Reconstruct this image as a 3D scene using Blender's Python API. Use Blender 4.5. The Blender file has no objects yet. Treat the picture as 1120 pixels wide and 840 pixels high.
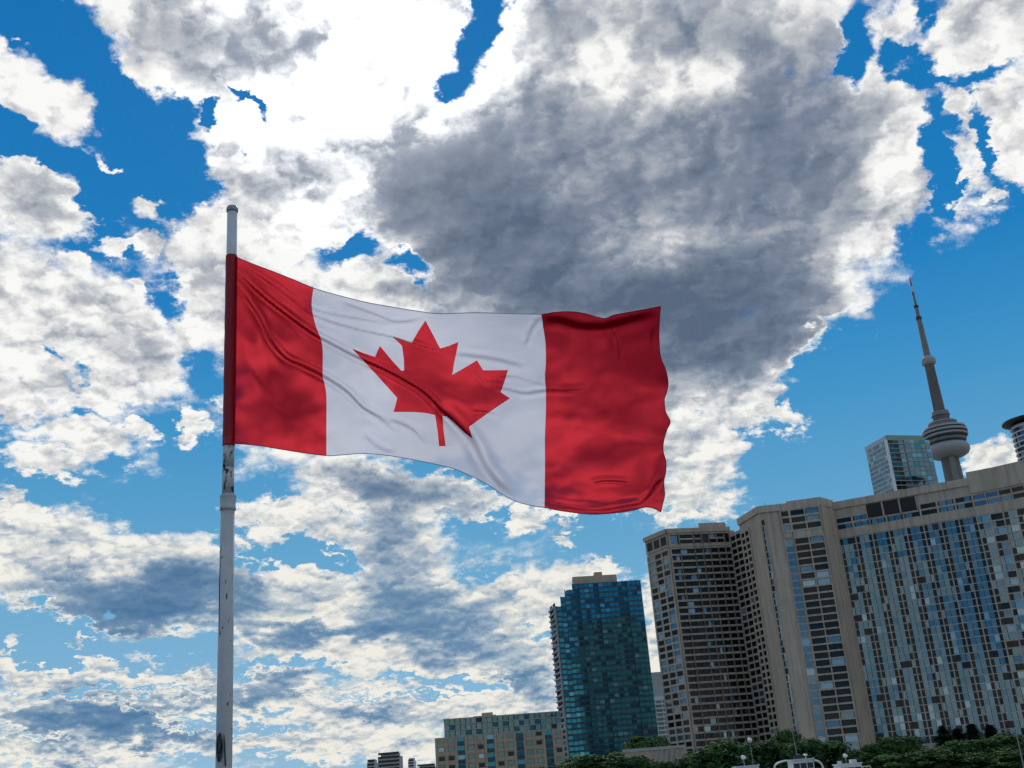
import bpy, bmesh, math, random
from mathutils import Vector, Matrix
from mathutils.geometry import delaunay_2d_cdt

R = math.radians
random.seed(7)
S = bpy.context.scene
COL = S.collection

# ------------------------------------------------------------------ camera
CAM_H = 5.0
cam_data = bpy.data.cameras.new("camera")
cam_data.sensor_width = 36.0
cam_data.lens = 38.76
cam_data.clip_start = 0.1
cam_data.clip_end = 60000.0
cam = bpy.data.objects.new("camera", cam_data)
COL.objects.link(cam)
PITCH = R(20.5)
ROLL = math.atan2(260, 3220)
cam.matrix_world = (Matrix.Translation((0, 0, CAM_H)) @ Matrix.Rotation(R(90) + PITCH, 4, 'X')
                    @ Matrix.Rotation(-ROLL, 4, 'Z'))
S.camera = cam

# ------------------------------------------------------------------ exposure
S.view_settings.view_transform = 'Standard'
S.view_settings.look = 'None'
S.view_settings.exposure = 0.0
S.view_settings.gamma = 1.0
S.view_settings.use_curve_mapping = False
S.cycles.use_adaptive_sampling = True
S.cycles.adaptive_threshold = 0.02
S.cycles.adaptive_min_samples = 8
S.cycles.max_bounces = 8
S.cycles.transparent_max_bounces = 12

# ------------------------------------------------------------------ sun
SUN_AZ, SUN_EL = R(-7.5), R(37.0)
sun_dir = Vector((math.sin(SUN_AZ) * math.cos(SUN_EL), math.cos(SUN_AZ) * math.cos(SUN_EL), math.sin(SUN_EL)))
sun_data = bpy.data.lights.new("sun", 'SUN')
sun_data.energy = 2.6
sun_data.angle = R(0.5)
sun_data.color = (1.0, 0.95, 0.88)
sun = bpy.data.objects.new("sun", sun_data)
sun.rotation_euler = (-sun_dir).to_track_quat('-Z', 'Y').to_euler()
sun.location = (0, 0, 400)
COL.objects.link(sun)

# ------------------------------------------------------------------ sky and clouds
# Every row is one cloud (or gap, or heavy dark cloud base) by compass bearing and height in degrees:
# (azimuth, elevation, half width, half height, tilt[, weight])
CLOUDS = [
    (-23.17,39.12,6.89,1.43,-0.0), (-17.57,36.95,9.14,5.06,-20.7), (-12.46,36.42,14.42,6.83,-14.6), 
    (-14.84,32.37,6.92,5.11,-14.8), (-10.92,29.79,12.65,6.23,0.2), (-15.48,24.88,5.67,6.97,1.5), 
    (-6.31,37.39,10.9,6.28,-1.0), (-3.03,39.26,4.63,2.74,-2.1), (-6.04,32.05,9.59,5.11,-1.5), 
    (-2.83,34.66,3.57,2.15,-2.5), (-7.13,25.69,6.2,1.81,-8.9), (-16.54,28.25,4.0,3.61,2.7), 
    (11.75,36.29,16.91,7.67,-10.1), (11.59,29.55,20.95,12.1,-9.9), (19.85,29.55,7.13,7.42,-13.3), 
    (22.79,30.4,3.19,4.84,-14.7), (4.69,25.79,17.85,8.29,-6.7), (14.93,25.27,10.18,6.25,-10.5), 
    (20.41,25.56,4.49,3.57,-12.8), (10.17,20.85,9.43,5.63,-8.1), (15.22,21.49,3.21,3.69,-9.8), 
    (12.85,17.64,3.96,1.92,6.2), (14.38,16.85,1.79,0.89,-13.6), (9.93,15.92,4.43,2.84,-7.2), 
    (8.41,13.71,3.94,0.97,-6.5), (4.18,34.62,7.56,7.54,-6.0), (0.87,29.88,9.06,8.18,-4.7), 
    (-3.48,29.68,7.75,5.2,-2.8), (6.23,17.54,6.28,5.28,-6.4), (28.82,32.98,5.97,2.97,-0.3), 
    (29.93,31.33,2.78,2.6,-18.8), (24.44,34.67,2.01,1.32,-16.0), (26.61,29.78,1.57,2.85,-2.5), 
    (28.59,28.3,2.63,3.67,-27.0), (26.31,25.75,1.39,0.41,-0.8), (25.09,27.24,1.08,0.55,-15.2), 
    (-25.42,34.0,6.09,2.4,-24.2), (-27.8,35.6,1.69,1.5,-17.2), (-25.79,29.54,4.91,2.48,-7.0), 
    (-22.18,31.43,1.52,0.42,-7.5), (-26.95,35.96,0.67,0.39,1.0), (-20.05,29.89,2.07,1.49,-33.1), 
    (-20.81,27.79,2.75,0.57,15.6), (-19.46,27.71,0.93,1.0,4.0), (-23.43,26.5,1.43,0.64,-28.9), 
    (-26.06,23.75,4.51,4.99,-4.6), (-22.91,22.92,7.55,4.25,-14.0), (-20.13,21.97,5.17,3.02,-2.3), 
    (-17.14,23.45,3.22,2.34,1.9), (-25.31,20.02,3.06,1.67,3.8), (-21.63,20.24,3.22,1.28,2.6), 
    (-25.29,24.92,4.21,2.8,-19.3), (-20.3,25.42,1.03,0.51,-25.2), (-22.82,18.14,3.84,0.98,-5.9), 
    (-21.92,17.73,2.52,0.99,-3.2), (-23.81,16.96,2.46,0.7,-6.0), (-19.96,18.28,1.73,0.43,-13.5), 
    (-17.15,18.66,1.11,0.87,-18.9), (-25.22,13.72,2.83,2.23,-29.2), (-23.7,12.37,4.08,2.65,-25.0), 
    (-23.43,11.43,5.27,2.86,-0.1), (-19.24,11.71,6.61,2.66,-0.9), (-18.96,10.17,6.91,2.22,-1.4), 
    (-24.39,10.67,2.08,0.8,-5.4), (-15.93,10.98,3.21,3.41,-1.6), (-12.55,9.74,5.48,2.99,-7.4), 
    (-14.13,10.92,3.06,2.56,-11.8), (-11.84,13.89,4.82,1.83,-11.6), (-8.71,15.92,5.03,2.39,-2.3), 
    (-5.58,15.4,6.86,1.95,-10.9), (-2.35,14.59,2.34,1.05,-11.6), (-6.67,12.42,3.66,4.28,-3.2), 
    (-6.99,10.37,4.06,3.06,-3.3), (-1.64,8.97,6.93,2.62,-4.3), (2.05,9.5,3.17,1.9,14.5), 
    (-4.75,8.18,9.34,2.6,-3.9), (-8.49,7.25,11.02,2.13,-3.6), (0.15,13.47,1.86,0.98,19.7), 
    (2.23,13.39,2.01,0.37,-5.0), (2.58,12.47,0.92,0.37,-5.0), (-9.99,11.89,1.65,0.44,-22.0), 
    (-14.38,13.09,1.18,0.5,-11.2), (-24.61,8.33,1.52,0.59,-1.1), (-22.11,8.66,1.45,0.6,-6.5), 
    (-25.06,7.52,1.0,1.04,-1.4), (-21.06,7.45,1.45,0.4,-1.9), (-18.66,7.74,3.31,0.67,-14.1), 
    (-21.1,6.74,7.97,0.8,-6.3), (-16.91,6.3,3.31,0.68,-7.7), (-23.07,6.07,3.86,0.65,-7.4), 
    (-19.0,5.81,4.73,0.6,-7.7), (-13.88,5.42,4.91,1.1,-3.3), (-7.65,4.82,7.98,1.53,-3.9), 
    (-2.2,4.43,5.86,1.4,-4.3), (-0.29,5.39,2.95,1.7,-4.4), (-13.0,6.45,2.84,1.25,-3.1), 
    (-22.93,3.84,5.05,0.77,-3.2), (-18.11,4.18,7.39,0.93,-3.3), (-13.0,3.45,8.39,0.94,-3.8), 
    (-7.28,2.85,6.45,0.96,-4.1), (-21.41,4.97,7.2,1.04,-6.9), (-1.1,6.8,4.46,1.0,-4.4), 
    (6.03,7.33,1.03,3.94,-5.3), (3.78,10.69,1.06,0.66,-5.2), (24.1,13.59,2.37,1.23,3.9), 
    (6.9,13.22,2.29,0.74,-6.1), (6.33,4.19,1.01,3.48,-4.9), (0.08,21.45,12.23,5.7,-4.7), 
    (-11.04,20.98,7.91,5.23,-0.9), (-4.6,19.84,7.24,3.79,-3.1), (6.52,19.88,4.78,6.05,-6.6), 
    (-7.44,24.44,5.76,1.88,-1.6), (-13.73,20.53,2.63,1.04,-9.5), (-14.43,19.05,1.67,0.66,0.0), 
    (-12.14,18.66,2.93,1.04,-10.5), (1.81,15.6,2.67,1.06,4.6), (3.88,14.23,2.63,0.68,-5.4), 
    (-0.32,16.72,2.37,1.06,-4.4), (3.03,6.24,4.42,2.85,-4.8), 
]
GAPS = [
    (-25.8,36.43,5.3,3.05,-25.4), (-22.55,34.52,4.25,1.98,-40.1), (-19.27,31.98,4.13,3.27,-13.1), 
    (-0.9,37.31,1.33,5.42,-42.5), (-16.95,33.91,1.06,1.12,-13.1), (-14.61,34.89,2.51,0.48,-42.4), 
    (-9.15,27.45,3.19,0.8,15.6), (-4.98,26.89,2.19,0.82,-18.4), (-16.38,21.87,2.37,2.12,-18.0), 
    (-24.54,22.14,0.59,1.18,34.5), (-22.8,21.29,1.11,0.85,3.4), (22.05,34.33,0.95,3.25,-18.9), 
    (23.71,33.67,1.21,0.72,-15.5), (25.11,32.32,2.66,0.74,-38.7), (27.78,31.08,4.71,0.56,-15.7), 
    (24.8,28.3,0.79,4.55,-15.3), (26.88,28.38,0.6,1.95,-25.9), (26.09,29.58,0.95,0.73,-34.9), 
    (25.39,34.49,1.9,0.67,19.4), (-26.31,31.17,3.59,0.67,-15.6), (-18.77,24.97,1.46,1.39,3.0), 
    (-12.08,12.43,4.93,0.78,-19.7), (-14.6,12.51,1.95,0.51,-30.8), (-24.52,9.75,1.38,0.72,-0.6), 
    (-23.89,9.32,4.67,1.2,-5.0), (-19.51,7.95,9.0,0.89,-6.1), (-5.32,6.03,5.3,0.42,-6.8), 
    (-11.66,6.95,7.36,0.67,-6.1), (-20.67,6.18,4.76,0.32,-4.5), (-6.73,5.19,6.13,0.34,-5.8), 
    (-15.16,4.43,4.15,0.4,-5.4), (23.66,20.49,6.2,5.08,-13.1), (18.99,16.65,6.8,5.2,-10.2), 
    (24.11,16.79,4.0,3.19,-12.0), (18.37,19.3,2.95,3.52,-40.6), (14.84,14.1,5.26,2.44,1.7), 
    (22.71,23.21,1.89,3.4,-13.2), (0.81,7.32,1.61,0.78,-4.6), (-27.85,32.79,1.86,0.65,-14.1), 
    (-22.74,30.42,2.49,1.37,-17.2), (-15.0,32.58,0.8,0.76,3.0), 
]
DARK = [
    (-17.6,37.58,6.33,2.72,-3.2,0.42), (-13.01,38.32,4.44,3.26,2.7,0.45), (-15.71,36.88,6.81,2.76,-4.3,0.22), 
    (-11.16,31.83,5.11,2.45,0.9,0.42), (-13.26,30.87,3.0,1.59,1.8,0.25), (-13.5,24.23,3.52,0.9,-22.9,0.6), 
    (-13.0,20.06,3.1,1.34,-9.9,0.9), (-11.28,22.15,2.2,0.9,-19.4,0.6), (-14.22,21.68,1.86,1.04,0.5,0.5), 
    (4.47,19.53,4.79,1.06,-10.7,0.8), (6.63,20.73,4.01,0.91,-6.7,0.6), (3.66,16.76,4.73,0.91,-0.8,0.8), 
    (6.04,15.19,2.63,0.9,-6.1,0.7), (-4.02,21.23,4.05,1.37,-12.5,0.5), (-6.48,22.76,3.26,0.91,-2.1,0.4), 
    (-16.73,26.2,1.41,0.87,2.5,0.4), (-25.95,29.82,3.24,1.24,-6.8,0.25), (-22.46,22.86,4.33,1.42,-11.1,0.2), 
    (-19.21,22.01,2.98,1.16,2.3,0.2), (-0.62,31.37,11.35,4.78,-4.1,0.75), (8.01,30.54,19.46,5.87,-8.3,0.58), 
    (15.67,31.57,8.82,6.91,-29.0,0.66), (18.85,31.8,4.74,5.67,4.6,0.3), (7.08,24.1,13.81,3.77,-12.0,1.2), 
    (12.01,22.95,7.34,5.33,-37.6,1.1), (7.36,22.4,9.67,3.77,-7.2,0.55), (3.71,35.34,5.37,4.28,-5.6,0.35), 
    (9.76,37.69,14.22,3.1,-9.0,0.45), (-1.46,27.94,7.67,5.25,-3.7,0.5), (16.78,27.01,7.01,5.47,7.0,0.45), 
    (4.98,28.11,12.67,4.48,-6.6,0.4), (20.05,34.61,2.43,3.41,-13.7,0.3), (15.47,22.85,2.65,4.49,-39.1,0.4), 
    (12.49,34.4,3.61,1.83,-9.8,-0.8), (-7.71,30.94,2.15,2.93,-0.6,-0.5), (5.28,30.4,5.14,1.63,6.4,-0.15), 
    (12.04,20.11,4.66,1.94,10.7,0.2), (9.54,26.7,9.86,1.93,-1.2,-0.75), (6.0,35.54,5.35,2.41,1.2,-0.45), 
    (3.73,31.12,6.5,1.91,4.3,-0.45), (-3.98,30.25,6.91,3.7,-2.5,0.55), (13.59,28.99,4.9,1.46,-1.3,-0.2), 
    (21.22,26.96,3.38,3.9,-13.4,-0.5), (2.6,25.99,5.87,3.01,-5.4,0.4), (-19.6,10.27,6.87,1.8,-1.3,1.35), 
    (-17.91,11.02,4.91,2.11,-1.3,0.5), (-23.52,12.8,2.03,0.81,-19.9,0.3), (-7.13,12.91,2.9,4.44,-3.0,0.75), 
    (-7.74,16.11,5.06,1.65,-2.5,0.6), (-4.63,14.88,4.67,1.05,-11.1,0.5), (-6.55,9.57,3.6,1.31,-3.5,0.7), 
    (-10.74,8.54,5.48,0.71,-3.0,1.1), (-4.29,8.02,5.23,1.44,-8.8,1.0), (-0.65,5.42,2.64,1.42,-23.7,1.0), 
    (-13.44,5.95,3.18,1.1,-3.2,0.8), (-19.38,4.99,4.33,0.99,-6.0,1.1), (-23.01,5.05,5.12,1.15,-6.8,0.9), 
    (-14.58,10.27,1.72,2.28,-2.0,0.5), (-2.78,9.64,2.57,1.32,-4.1,0.5), (-11.64,10.15,3.67,0.86,-2.6,0.3), 
    (7.53,16.92,2.34,4.51,-6.6,0.35), (-4.86,10.47,1.36,2.2,-3.6,0.4), (-8.56,4.66,4.33,0.55,-3.8,0.7), 
    (-16.47,5.56,3.43,0.81,-3.0,0.5), (-7.61,6.13,8.78,0.49,-3.7,0.5), (-23.11,6.68,5.17,0.59,-7.2,0.5), 
    (-15.58,4.03,6.87,0.67,-3.5,0.5), (-22.95,4.12,5.69,0.58,-3.1,0.5), (-7.24,3.92,5.78,0.41,-4.0,0.5), 
]


W = bpy.data.worlds.new("World")
S.world = W
W.use_nodes = True
wt = W.node_tree
wt.nodes.clear()
NL = wt.links


def nd(kind, **kw):
    n = wt.nodes.new(kind)
    for k, v in kw.items():
        setattr(n, k, v)
    return n


def feed(sock, v):
    if isinstance(v, bpy.types.NodeSocket):
        NL.new(v, sock)
    elif v is not None:
        sock.default_value = v


def mt(op, a, b=None, c=None, clamp=False):
    n = nd('ShaderNodeMath', operation=op, use_clamp=clamp)
    feed(n.inputs[0], a)
    feed(n.inputs[1], b)
    feed(n.inputs[2], c)
    return n.outputs[0]


def vm(op, a, b=None, scale=None):
    n = nd('ShaderNodeVectorMath', operation=op)
    feed(n.inputs[0], a)
    feed(n.inputs[1], b)
    if scale is not None:
        feed(n.inputs['Scale'], scale)
    return n.outputs['Value'] if op in ('LENGTH', 'DOT_PRODUCT', 'DISTANCE') else n.outputs[0]


def smooth(v, lo, hi, a=0.0, b=1.0):
    n = nd('ShaderNodeMapRange', interpolation_type='SMOOTHSTEP')
    feed(n.inputs['Value'], v)
    feed(n.inputs['From Min'], lo)
    feed(n.inputs['From Max'], hi)
    feed(n.inputs['To Min'], a)
    feed(n.inputs['To Max'], b)
    return n.outputs[0]


def noise(vec, scale, detail, rough, color=False, lac=2.0, dist=0.0):
    n = nd('ShaderNodeTexNoise', noise_dimensions='3D')
    feed(n.inputs['Vector'], vec)
    feed(n.inputs['Scale'], scale)
    feed(n.inputs['Detail'], detail)
    feed(n.inputs['Roughness'], rough)
    feed(n.inputs['Lacunarity'], lac)
    feed(n.inputs['Distortion'], dist)
    return n.outputs['Color'] if color else n.outputs[0]


def mixc(f, a, b):
    n = nd('ShaderNodeMix', data_type='RGBA')
    feed(n.inputs[0], f)
    feed(n.inputs[6], a)
    feed(n.inputs[7], b)
    return n.outputs[2]


def blob(vec, b):
    m = nd('ShaderNodeMapping', vector_type='TEXTURE')
    feed(m.inputs['Vector'], vec)
    m.inputs['Location'].default_value = (b[0], b[1], 0)
    m.inputs['Rotation'].default_value = (0, 0, R(b[4]))
    m.inputs['Scale'].default_value = (b[2], b[3], 1)
    g = nd('ShaderNodeTexGradient', gradient_type='SPHERICAL')
    NL.new(m.outputs[0], g.inputs[0])
    return g.outputs['Fac']


direction = nd('ShaderNodeTexCoord').outputs['Generated']
sep = nd('ShaderNodeSeparateXYZ')
NL.new(direction, sep.inputs[0])
dx, dy, dz = sep.outputs
az = mt('MULTIPLY', mt('ARCTAN2', dx, dy), 57.29578)
el = mt('MULTIPLY', mt('ARCSINE', dz), 57.29578)
cmb = nd('ShaderNodeCombineXYZ')
feed(cmb.inputs[0], az)
feed(cmb.inputs[1], el)
bearing = cmb.outputs[0]
# the cloud deck seen in perspective: coordinates on a layer overhead
low = mt('ADD', mt('MAXIMUM', dz, 0.0), 0.42)
cmb = nd('ShaderNodeCombineXYZ')
feed(cmb.inputs[0], mt('DIVIDE', dx, low))
feed(cmb.inputs[1], mt('DIVIDE', dy, low))
deck = cmb.outputs[0]

half = (0.5, 0.5, 0.5)
w1 = vm('SUBTRACT', noise(deck, 9.0, 2.0, 0.5, True), half)
w2 = vm('SUBTRACT', noise(deck, 34.0, 4.0, 0.62, True), half)
warp = vm('ADD', vm('SCALE', w1, scale=3.0), vm('SCALE', w2, scale=3.2))
warp = vm('MULTIPLY', warp, (1.0, 0.8, 0.0))
pos = vm('ADD', bearing, warp)

cover = None
for b in CLOUDS:
    g = blob(pos, b)
    cover = g if cover is None else mt('MAXIMUM', cover, g)
gap = None
for b in GAPS:
    g = blob(pos, b)
    gap = g if gap is None else mt('MAXIMUM', gap, g)
dark = None
softpos = vm('ADD', bearing, vm('SCALE', w1, scale=3.5))
softpos = vm('ADD', softpos, vm('SCALE', w2, scale=2.2))
softpos = vm('MULTIPLY', softpos, (1.0, 1.0, 0.0))
for b in DARK:
    g = blob(softpos, b[:5])
    dark = mt('MULTIPLY', g, b[5]) if dark is None else mt('MULTIPLY_ADD', g, b[5], dark)

# broken cloud over the rest of the sky, behind and beside the viewer
sunq = Vector((sun_dir.x, sun_dir.y, 0)) / (sun_dir.z + 0.42)
elsewhere = smooth(mt('ABSOLUTE', az), 28.0, 34.0)
elsewhere = mt('MAXIMUM', elsewhere, smooth(el, 47.0, 52.0))
broad = noise(deck, 2.2, 3.0, 0.5)
far_cover = mt('MULTIPLY', elsewhere, smooth(broad, 0.44, 0.68, 0.0, 0.85))
cover = mt('MAXIMUM', cover, far_cover)

fbm = noise(deck, 19.0, 9.0, 0.60)
tosun = vm('NORMALIZE', vm('SUBTRACT', tuple(sunq), deck))
fbm_sun = noise(vm('ADD', deck, vm('SCALE', tosun, scale=0.011)), 19.0, 7.0, 0.58)
fine = noise(deck, 60.0, 6.0, 0.65)
w_soft = noise(deck, 13.0, 4.0, 0.5)

low_band = smooth(el, 2.0, 9.0, 1.0, 0.0)
# cauliflower billows, and the side of each billow that faces the sun
def billow(vec):
    n = nd('ShaderNodeTexVoronoi', voronoi_dimensions='2D', feature='F1')
    feed(n.inputs['Vector'], vec)
    n.inputs['Scale'].default_value = 15.0
    n.inputs['Detail'].default_value = 2.0
    n.inputs['Roughness'].default_value = 0.45
    n.inputs['Lacunarity'].default_value = 2.3
    return n.outputs['Distance']


lump = vm('ADD', deck, vm('SCALE', w2, scale=0.05))
puff = mt('SUBTRACT', 0.42, billow(lump))
puff_sun = mt('SUBTRACT', 0.42, billow(vm('ADD', lump, vm('SCALE', tosun, scale=0.012))))
puff_lit = mt('SUBTRACT', puff, puff_sun)

body = mt('SUBTRACT', cover, mt('MULTIPLY', gap, 0.85))
dens = mt('ADD', body, mt('MULTIPLY', mt('SUBTRACT', fbm, 0.5), 0.78))
dens = mt('ADD', dens, mt('MULTIPLY', mt('SUBTRACT', fine, 0.5), 0.55))
dens = mt('ADD', dens, mt('MULTIPLY', puff, 0.20))
dens = mt('SUBTRACT', dens, mt('SUBTRACT', 0.26, mt('MULTIPLY', low_band, 0.2)))
feather = smooth(noise(deck, 6.0, 2.0, 0.5), 0.35, 0.65, 0.07, 0.42)
alpha = smooth(dens, mt('MULTIPLY', feather, -1.0), 0.15)

# light in the cloud: bright thin rims, grey thick hearts, billows lit from the sun's side
relief = mt('SUBTRACT', fbm, fbm_sun)
heart = smooth(body, 0.40, 0.75)
shade = mt('MULTIPLY', mt('SUBTRACT', 1.0, mt('EXPONENT', mt('MULTIPLY', mt('MAXIMUM', dark, 0.0), -1.0))), 1.05)
shade = mt('MULTIPLY', shade, smooth(body, 0.27, 0.46))
calm = mt('SUBTRACT', 1.0, mt('MULTIPLY', mt('MINIMUM', shade, 1.0), 0.78))
shade = mt('ADD', shade, mt('MULTIPLY', heart, 0.10))
shade = mt('ADD', shade, mt('MULTIPLY', mt('MULTIPLY', relief, calm), -1.0))
shade = mt('ADD', shade, mt('MULTIPLY', mt('MULTIPLY', puff_lit, mt('ADD', calm, 0.12)), -0.5))
shade = mt('ADD', shade, mt('MULTIPLY', mt('MULTIPLY', mt('SUBTRACT', w_soft, 0.5), calm), 0.7))
shade = mt('ADD', shade, mt('MULTIPLY', mt('MULTIPLY', mt('SUBTRACT', fine, 0.5), calm), 0.22))
shade = mt('SUBTRACT', shade, mt('MULTIPLY', mt('MULTIPLY', puff, calm), 0.15))
away = smooth(mt('ABSOLUTE', az), 60.0, 120.0)
shade = mt('MULTIPLY', shade, mt('SUBTRACT', 1.0, mt('MULTIPLY', away, 0.5)))
ramp = nd('ShaderNodeValToRGB')
feed(ramp.inputs[0], mt('MULTIPLY', shade, 1.0, clamp=True))
cr_ = ramp.color_ramp
cr_.elements[0].position = 0.0
cr_.elements[0].color = (0.95, 0.95, 0.93, 1)
cr_.elements[1].position = 1.0
cr_.elements[1].color = (0.10, 0.14, 0.21, 1)
for p, c in ((0.15, (0.78, 0.785, 0.78)), (0.38, (0.47, 0.495, 0.54)), (0.7, (0.21, 0.255, 0.335))):
    e = cr_.elements.new(p)
    e.color = (*c, 1)
# lower cloud stands in bluer, hazier air
ramp_low = nd('ShaderNodeValToRGB')
feed(ramp_low.inputs[0], mt('MULTIPLY', shade, 1.0, clamp=True))
rl = ramp_low.color_ramp
rl.elements[0].position = 0.0
rl.elements[0].color = (0.86, 0.84, 0.77, 1)
rl.elements[1].position = 1.0
rl.elements[1].color = (0.07, 0.18, 0.34, 1)
for p, c in ((0.15, (0.70, 0.71, 0.68)), (0.38, (0.40, 0.49, 0.57)), (0.65, (0.16, 0.28, 0.43))):
    e = rl.elements.new(p)
    e.color = (*c, 1)
cloud_col = mixc(smooth(el, 8.0, 22.0, 1.0, 0.0), ramp.outputs[0], ramp_low.outputs[0])
# sunlight pouring through the thin cloud around the sun
sdot = vm('DOT_PRODUCT', direction, tuple(sun_dir))
glow = smooth(sdot, math.cos(R(10.5)), math.cos(R(1.0)), 0.0, 1.1)
glow = mt('MULTIPLY', glow, mt('SUBTRACT', 1.1, mt('MULTIPLY', shade, 1.7, clamp=True)))
gl = nd('ShaderNodeCombineColor')
for i in range(3):
    feed(gl.inputs[i], glow)
addc = nd('ShaderNodeMix', data_type='RGBA', blend_type='ADD')
addc.inputs[0].default_value = 1.0
feed(addc.inputs[6], cloud_col)
feed(addc.inputs[7], gl.outputs[0])
cloud_col = addc.outputs[2]

SKY = 0.1
sky = nd('ShaderNodeTexSky', sky_type='NISHITA')
sky.sun_disc = False
sky.sun_elevation = SUN_EL
sky.sun_rotation = SUN_AZ
sky.altitude = 80
sky.air_density = 1.0
sky.dust_density = 0.2
sky.ozone_density = 3.0
hue = nd('ShaderNodeValToRGB')
feed(hue.inputs[0], mt('DIVIDE', el, 90.0, clamp=True))
hr = hue.color_ramp
hr.elements[0].position = 0.0
hr.elements[0].color = (0.28, 0.49, 0.66, 1)
hr.elements[1].position = 0.75
hr.elements[1].color = (0.003, 0.10, 0.34, 1)
for p, c in ((0.06, (0.22, 0.45, 0.66)), (0.13, (0.125, 0.375, 0.61)), (0.21, (0.045, 0.285, 0.57)), (0.275, (0.009, 0.205, 0.52)), (0.42, (0.004, 0.165, 0.46))):
    e = hr.elements.new(p)
    e.color = (*c, 1)
tint = nd('ShaderNodeMix', data_type='RGBA')
tint.inputs[0].default_value = 0.97
NL.new(sky.outputs[0], tint.inputs[6])
NL.new(vm('SCALE', hue.outputs[0], scale=1.0 / SKY), tint.inputs[7])
blue = tint.outputs[2]
bright = vm('SCALE', cloud_col, scale=1.0 / SKY)
total = mixc(alpha, blue, bright)
bg = nd('ShaderNodeBackground')
feed(bg.inputs['Color'], total)
bg.inputs['Strength'].default_value = SKY
wo = nd('ShaderNodeOutputWorld')
NL.new(bg.outputs[0], wo.inputs['Surface'])

# ================================================================== helpers
CP, SP, CR, SR = math.cos(PITCH), math.sin(PITCH), math.cos(ROLL), math.sin(ROLL)


def sight(px, py):
    """direction of a point of the photograph (1120 x 840), with forward component 1"""
    a, b = px - 560.0, 420.0 - py
    up, rt = -SR * a + CR * b, CR * a + SR * b
    f = 1206.0 * CP - up * SP
    return Vector((rt / f, 1.0, (1206.0 * SP + up * CP) / f))


def at(px, py, Y):
    v = sight(px, py)
    return Vector((v.x * Y, Y, CAM_H + v.z * Y))


def material(name, color, rough=0.7, metal=0.0, spec=0.5, var=0.0, scale=3.0, bump=0.0, alt=None, streak=0.0):
    m = bpy.data.materials.new(name)
    m.use_nodes = True
    t = m.node_tree
    p = t.nodes['Principled BSDF']
    p.inputs['Roughness'].default_value = rough
    p.inputs['Metallic'].default_value = metal
    p.inputs['Specular IOR Level'].default_value = spec
    p.inputs['Base Color'].default_value = (*color, 1)
    if var or bump:
        tc = t.nodes.new('ShaderNodeTexCoord')
        n = t.nodes.new('ShaderNodeTexNoise')
        n.inputs['Scale'].default_value = scale
        n.inputs['Detail'].default_value = 6
        n.inputs['Roughness'].default_value = 0.65
        t.links.new(tc.outputs['Object'], n.inputs['Vector'])
        if var:
            r = t.nodes.new('ShaderNodeValToRGB')
            a = alt or tuple(c * (1 - var) for c in color)
            b = tuple(min(1, c * (1 + var)) for c in color) if alt is None else color
            r.color_ramp.elements[0].position = 0.3
            r.color_ramp.elements[1].position = 0.7
            r.color_ramp.elements[0].color = (*a, 1)
            r.color_ramp.elements[1].color = (*b, 1)
            t.links.new(n.outputs[0], r.inputs[0])
            t.links.new(r.outputs[0], p.inputs['Base Color'])
            if streak:      # rain streaks: narrow and tall
                mp = t.nodes.new('ShaderNodeMapping')
                mp.inputs['Scale'].default_value = (0.9, 0.9, 0.035)
                n3 = t.nodes.new('ShaderNodeTexNoise')
                n3.inputs['Scale'].default_value = 1.0
                n3.inputs['Detail'].default_value = 5
                n3.inputs['Roughness'].default_value = 0.7
                r3 = t.nodes.new('ShaderNodeMapRange')
                r3.inputs['From Min'].default_value = 0.42
                r3.inputs['From Max'].default_value = 0.75
                r3.inputs['To Min'].default_value = 0.0
                r3.inputs['To Max'].default_value = streak
                mx3 = t.nodes.new('ShaderNodeMix')
                mx3.data_type = 'RGBA'
                mx3.inputs[7].default_value = (*[c * 0.45 for c in color], 1)
                t.links.new(tc.outputs['Object'], mp.inputs[0])
                t.links.new(mp.outputs[0], n3.inputs['Vector'])
                t.links.new(n3.outputs[0], r3.inputs['Value'])
                t.links.new(r3.outputs[0], mx3.inputs[0])
                t.links.new(r.outputs[0], mx3.inputs[6])
                t.links.new(mx3.outputs[2], p.inputs['Base Color'])
        if bump:
            bp = t.nodes.new('ShaderNodeBump')
            bp.inputs['Strength'].default_value = bump
            bp.inputs['Distance'].default_value = 0.05
            t.links.new(n.outputs[0], bp.inputs['Height'])
            t.links.new(bp.outputs[0], p.inputs['Normal'])
    return m


def coated_glass(name, base, mirror, share, rough=0.06):
    """window glass with a reflecting coat over a room colour"""
    m = bpy.data.materials.new(name)
    m.use_nodes = True
    t = m.node_tree
    t.nodes.clear()
    d = t.nodes.new('ShaderNodeBsdfDiffuse')
    d.inputs[0].default_value = (*base, 1)
    g = t.nodes.new('ShaderNodeBsdfGlossy')
    g.inputs[0].default_value = (*mirror, 1)
    g.inputs['Roughness'].default_value = rough
    x = t.nodes.new('ShaderNodeMixShader')
    x.inputs[0].default_value = share
    o = t.nodes.new('ShaderNodeOutputMaterial')
    t.links.new(d.outputs[0], x.inputs[1])
    t.links.new(g.outputs[0], x.inputs[2])
    t.links.new(x.outputs[0], o.inputs[0])
    return m


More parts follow.
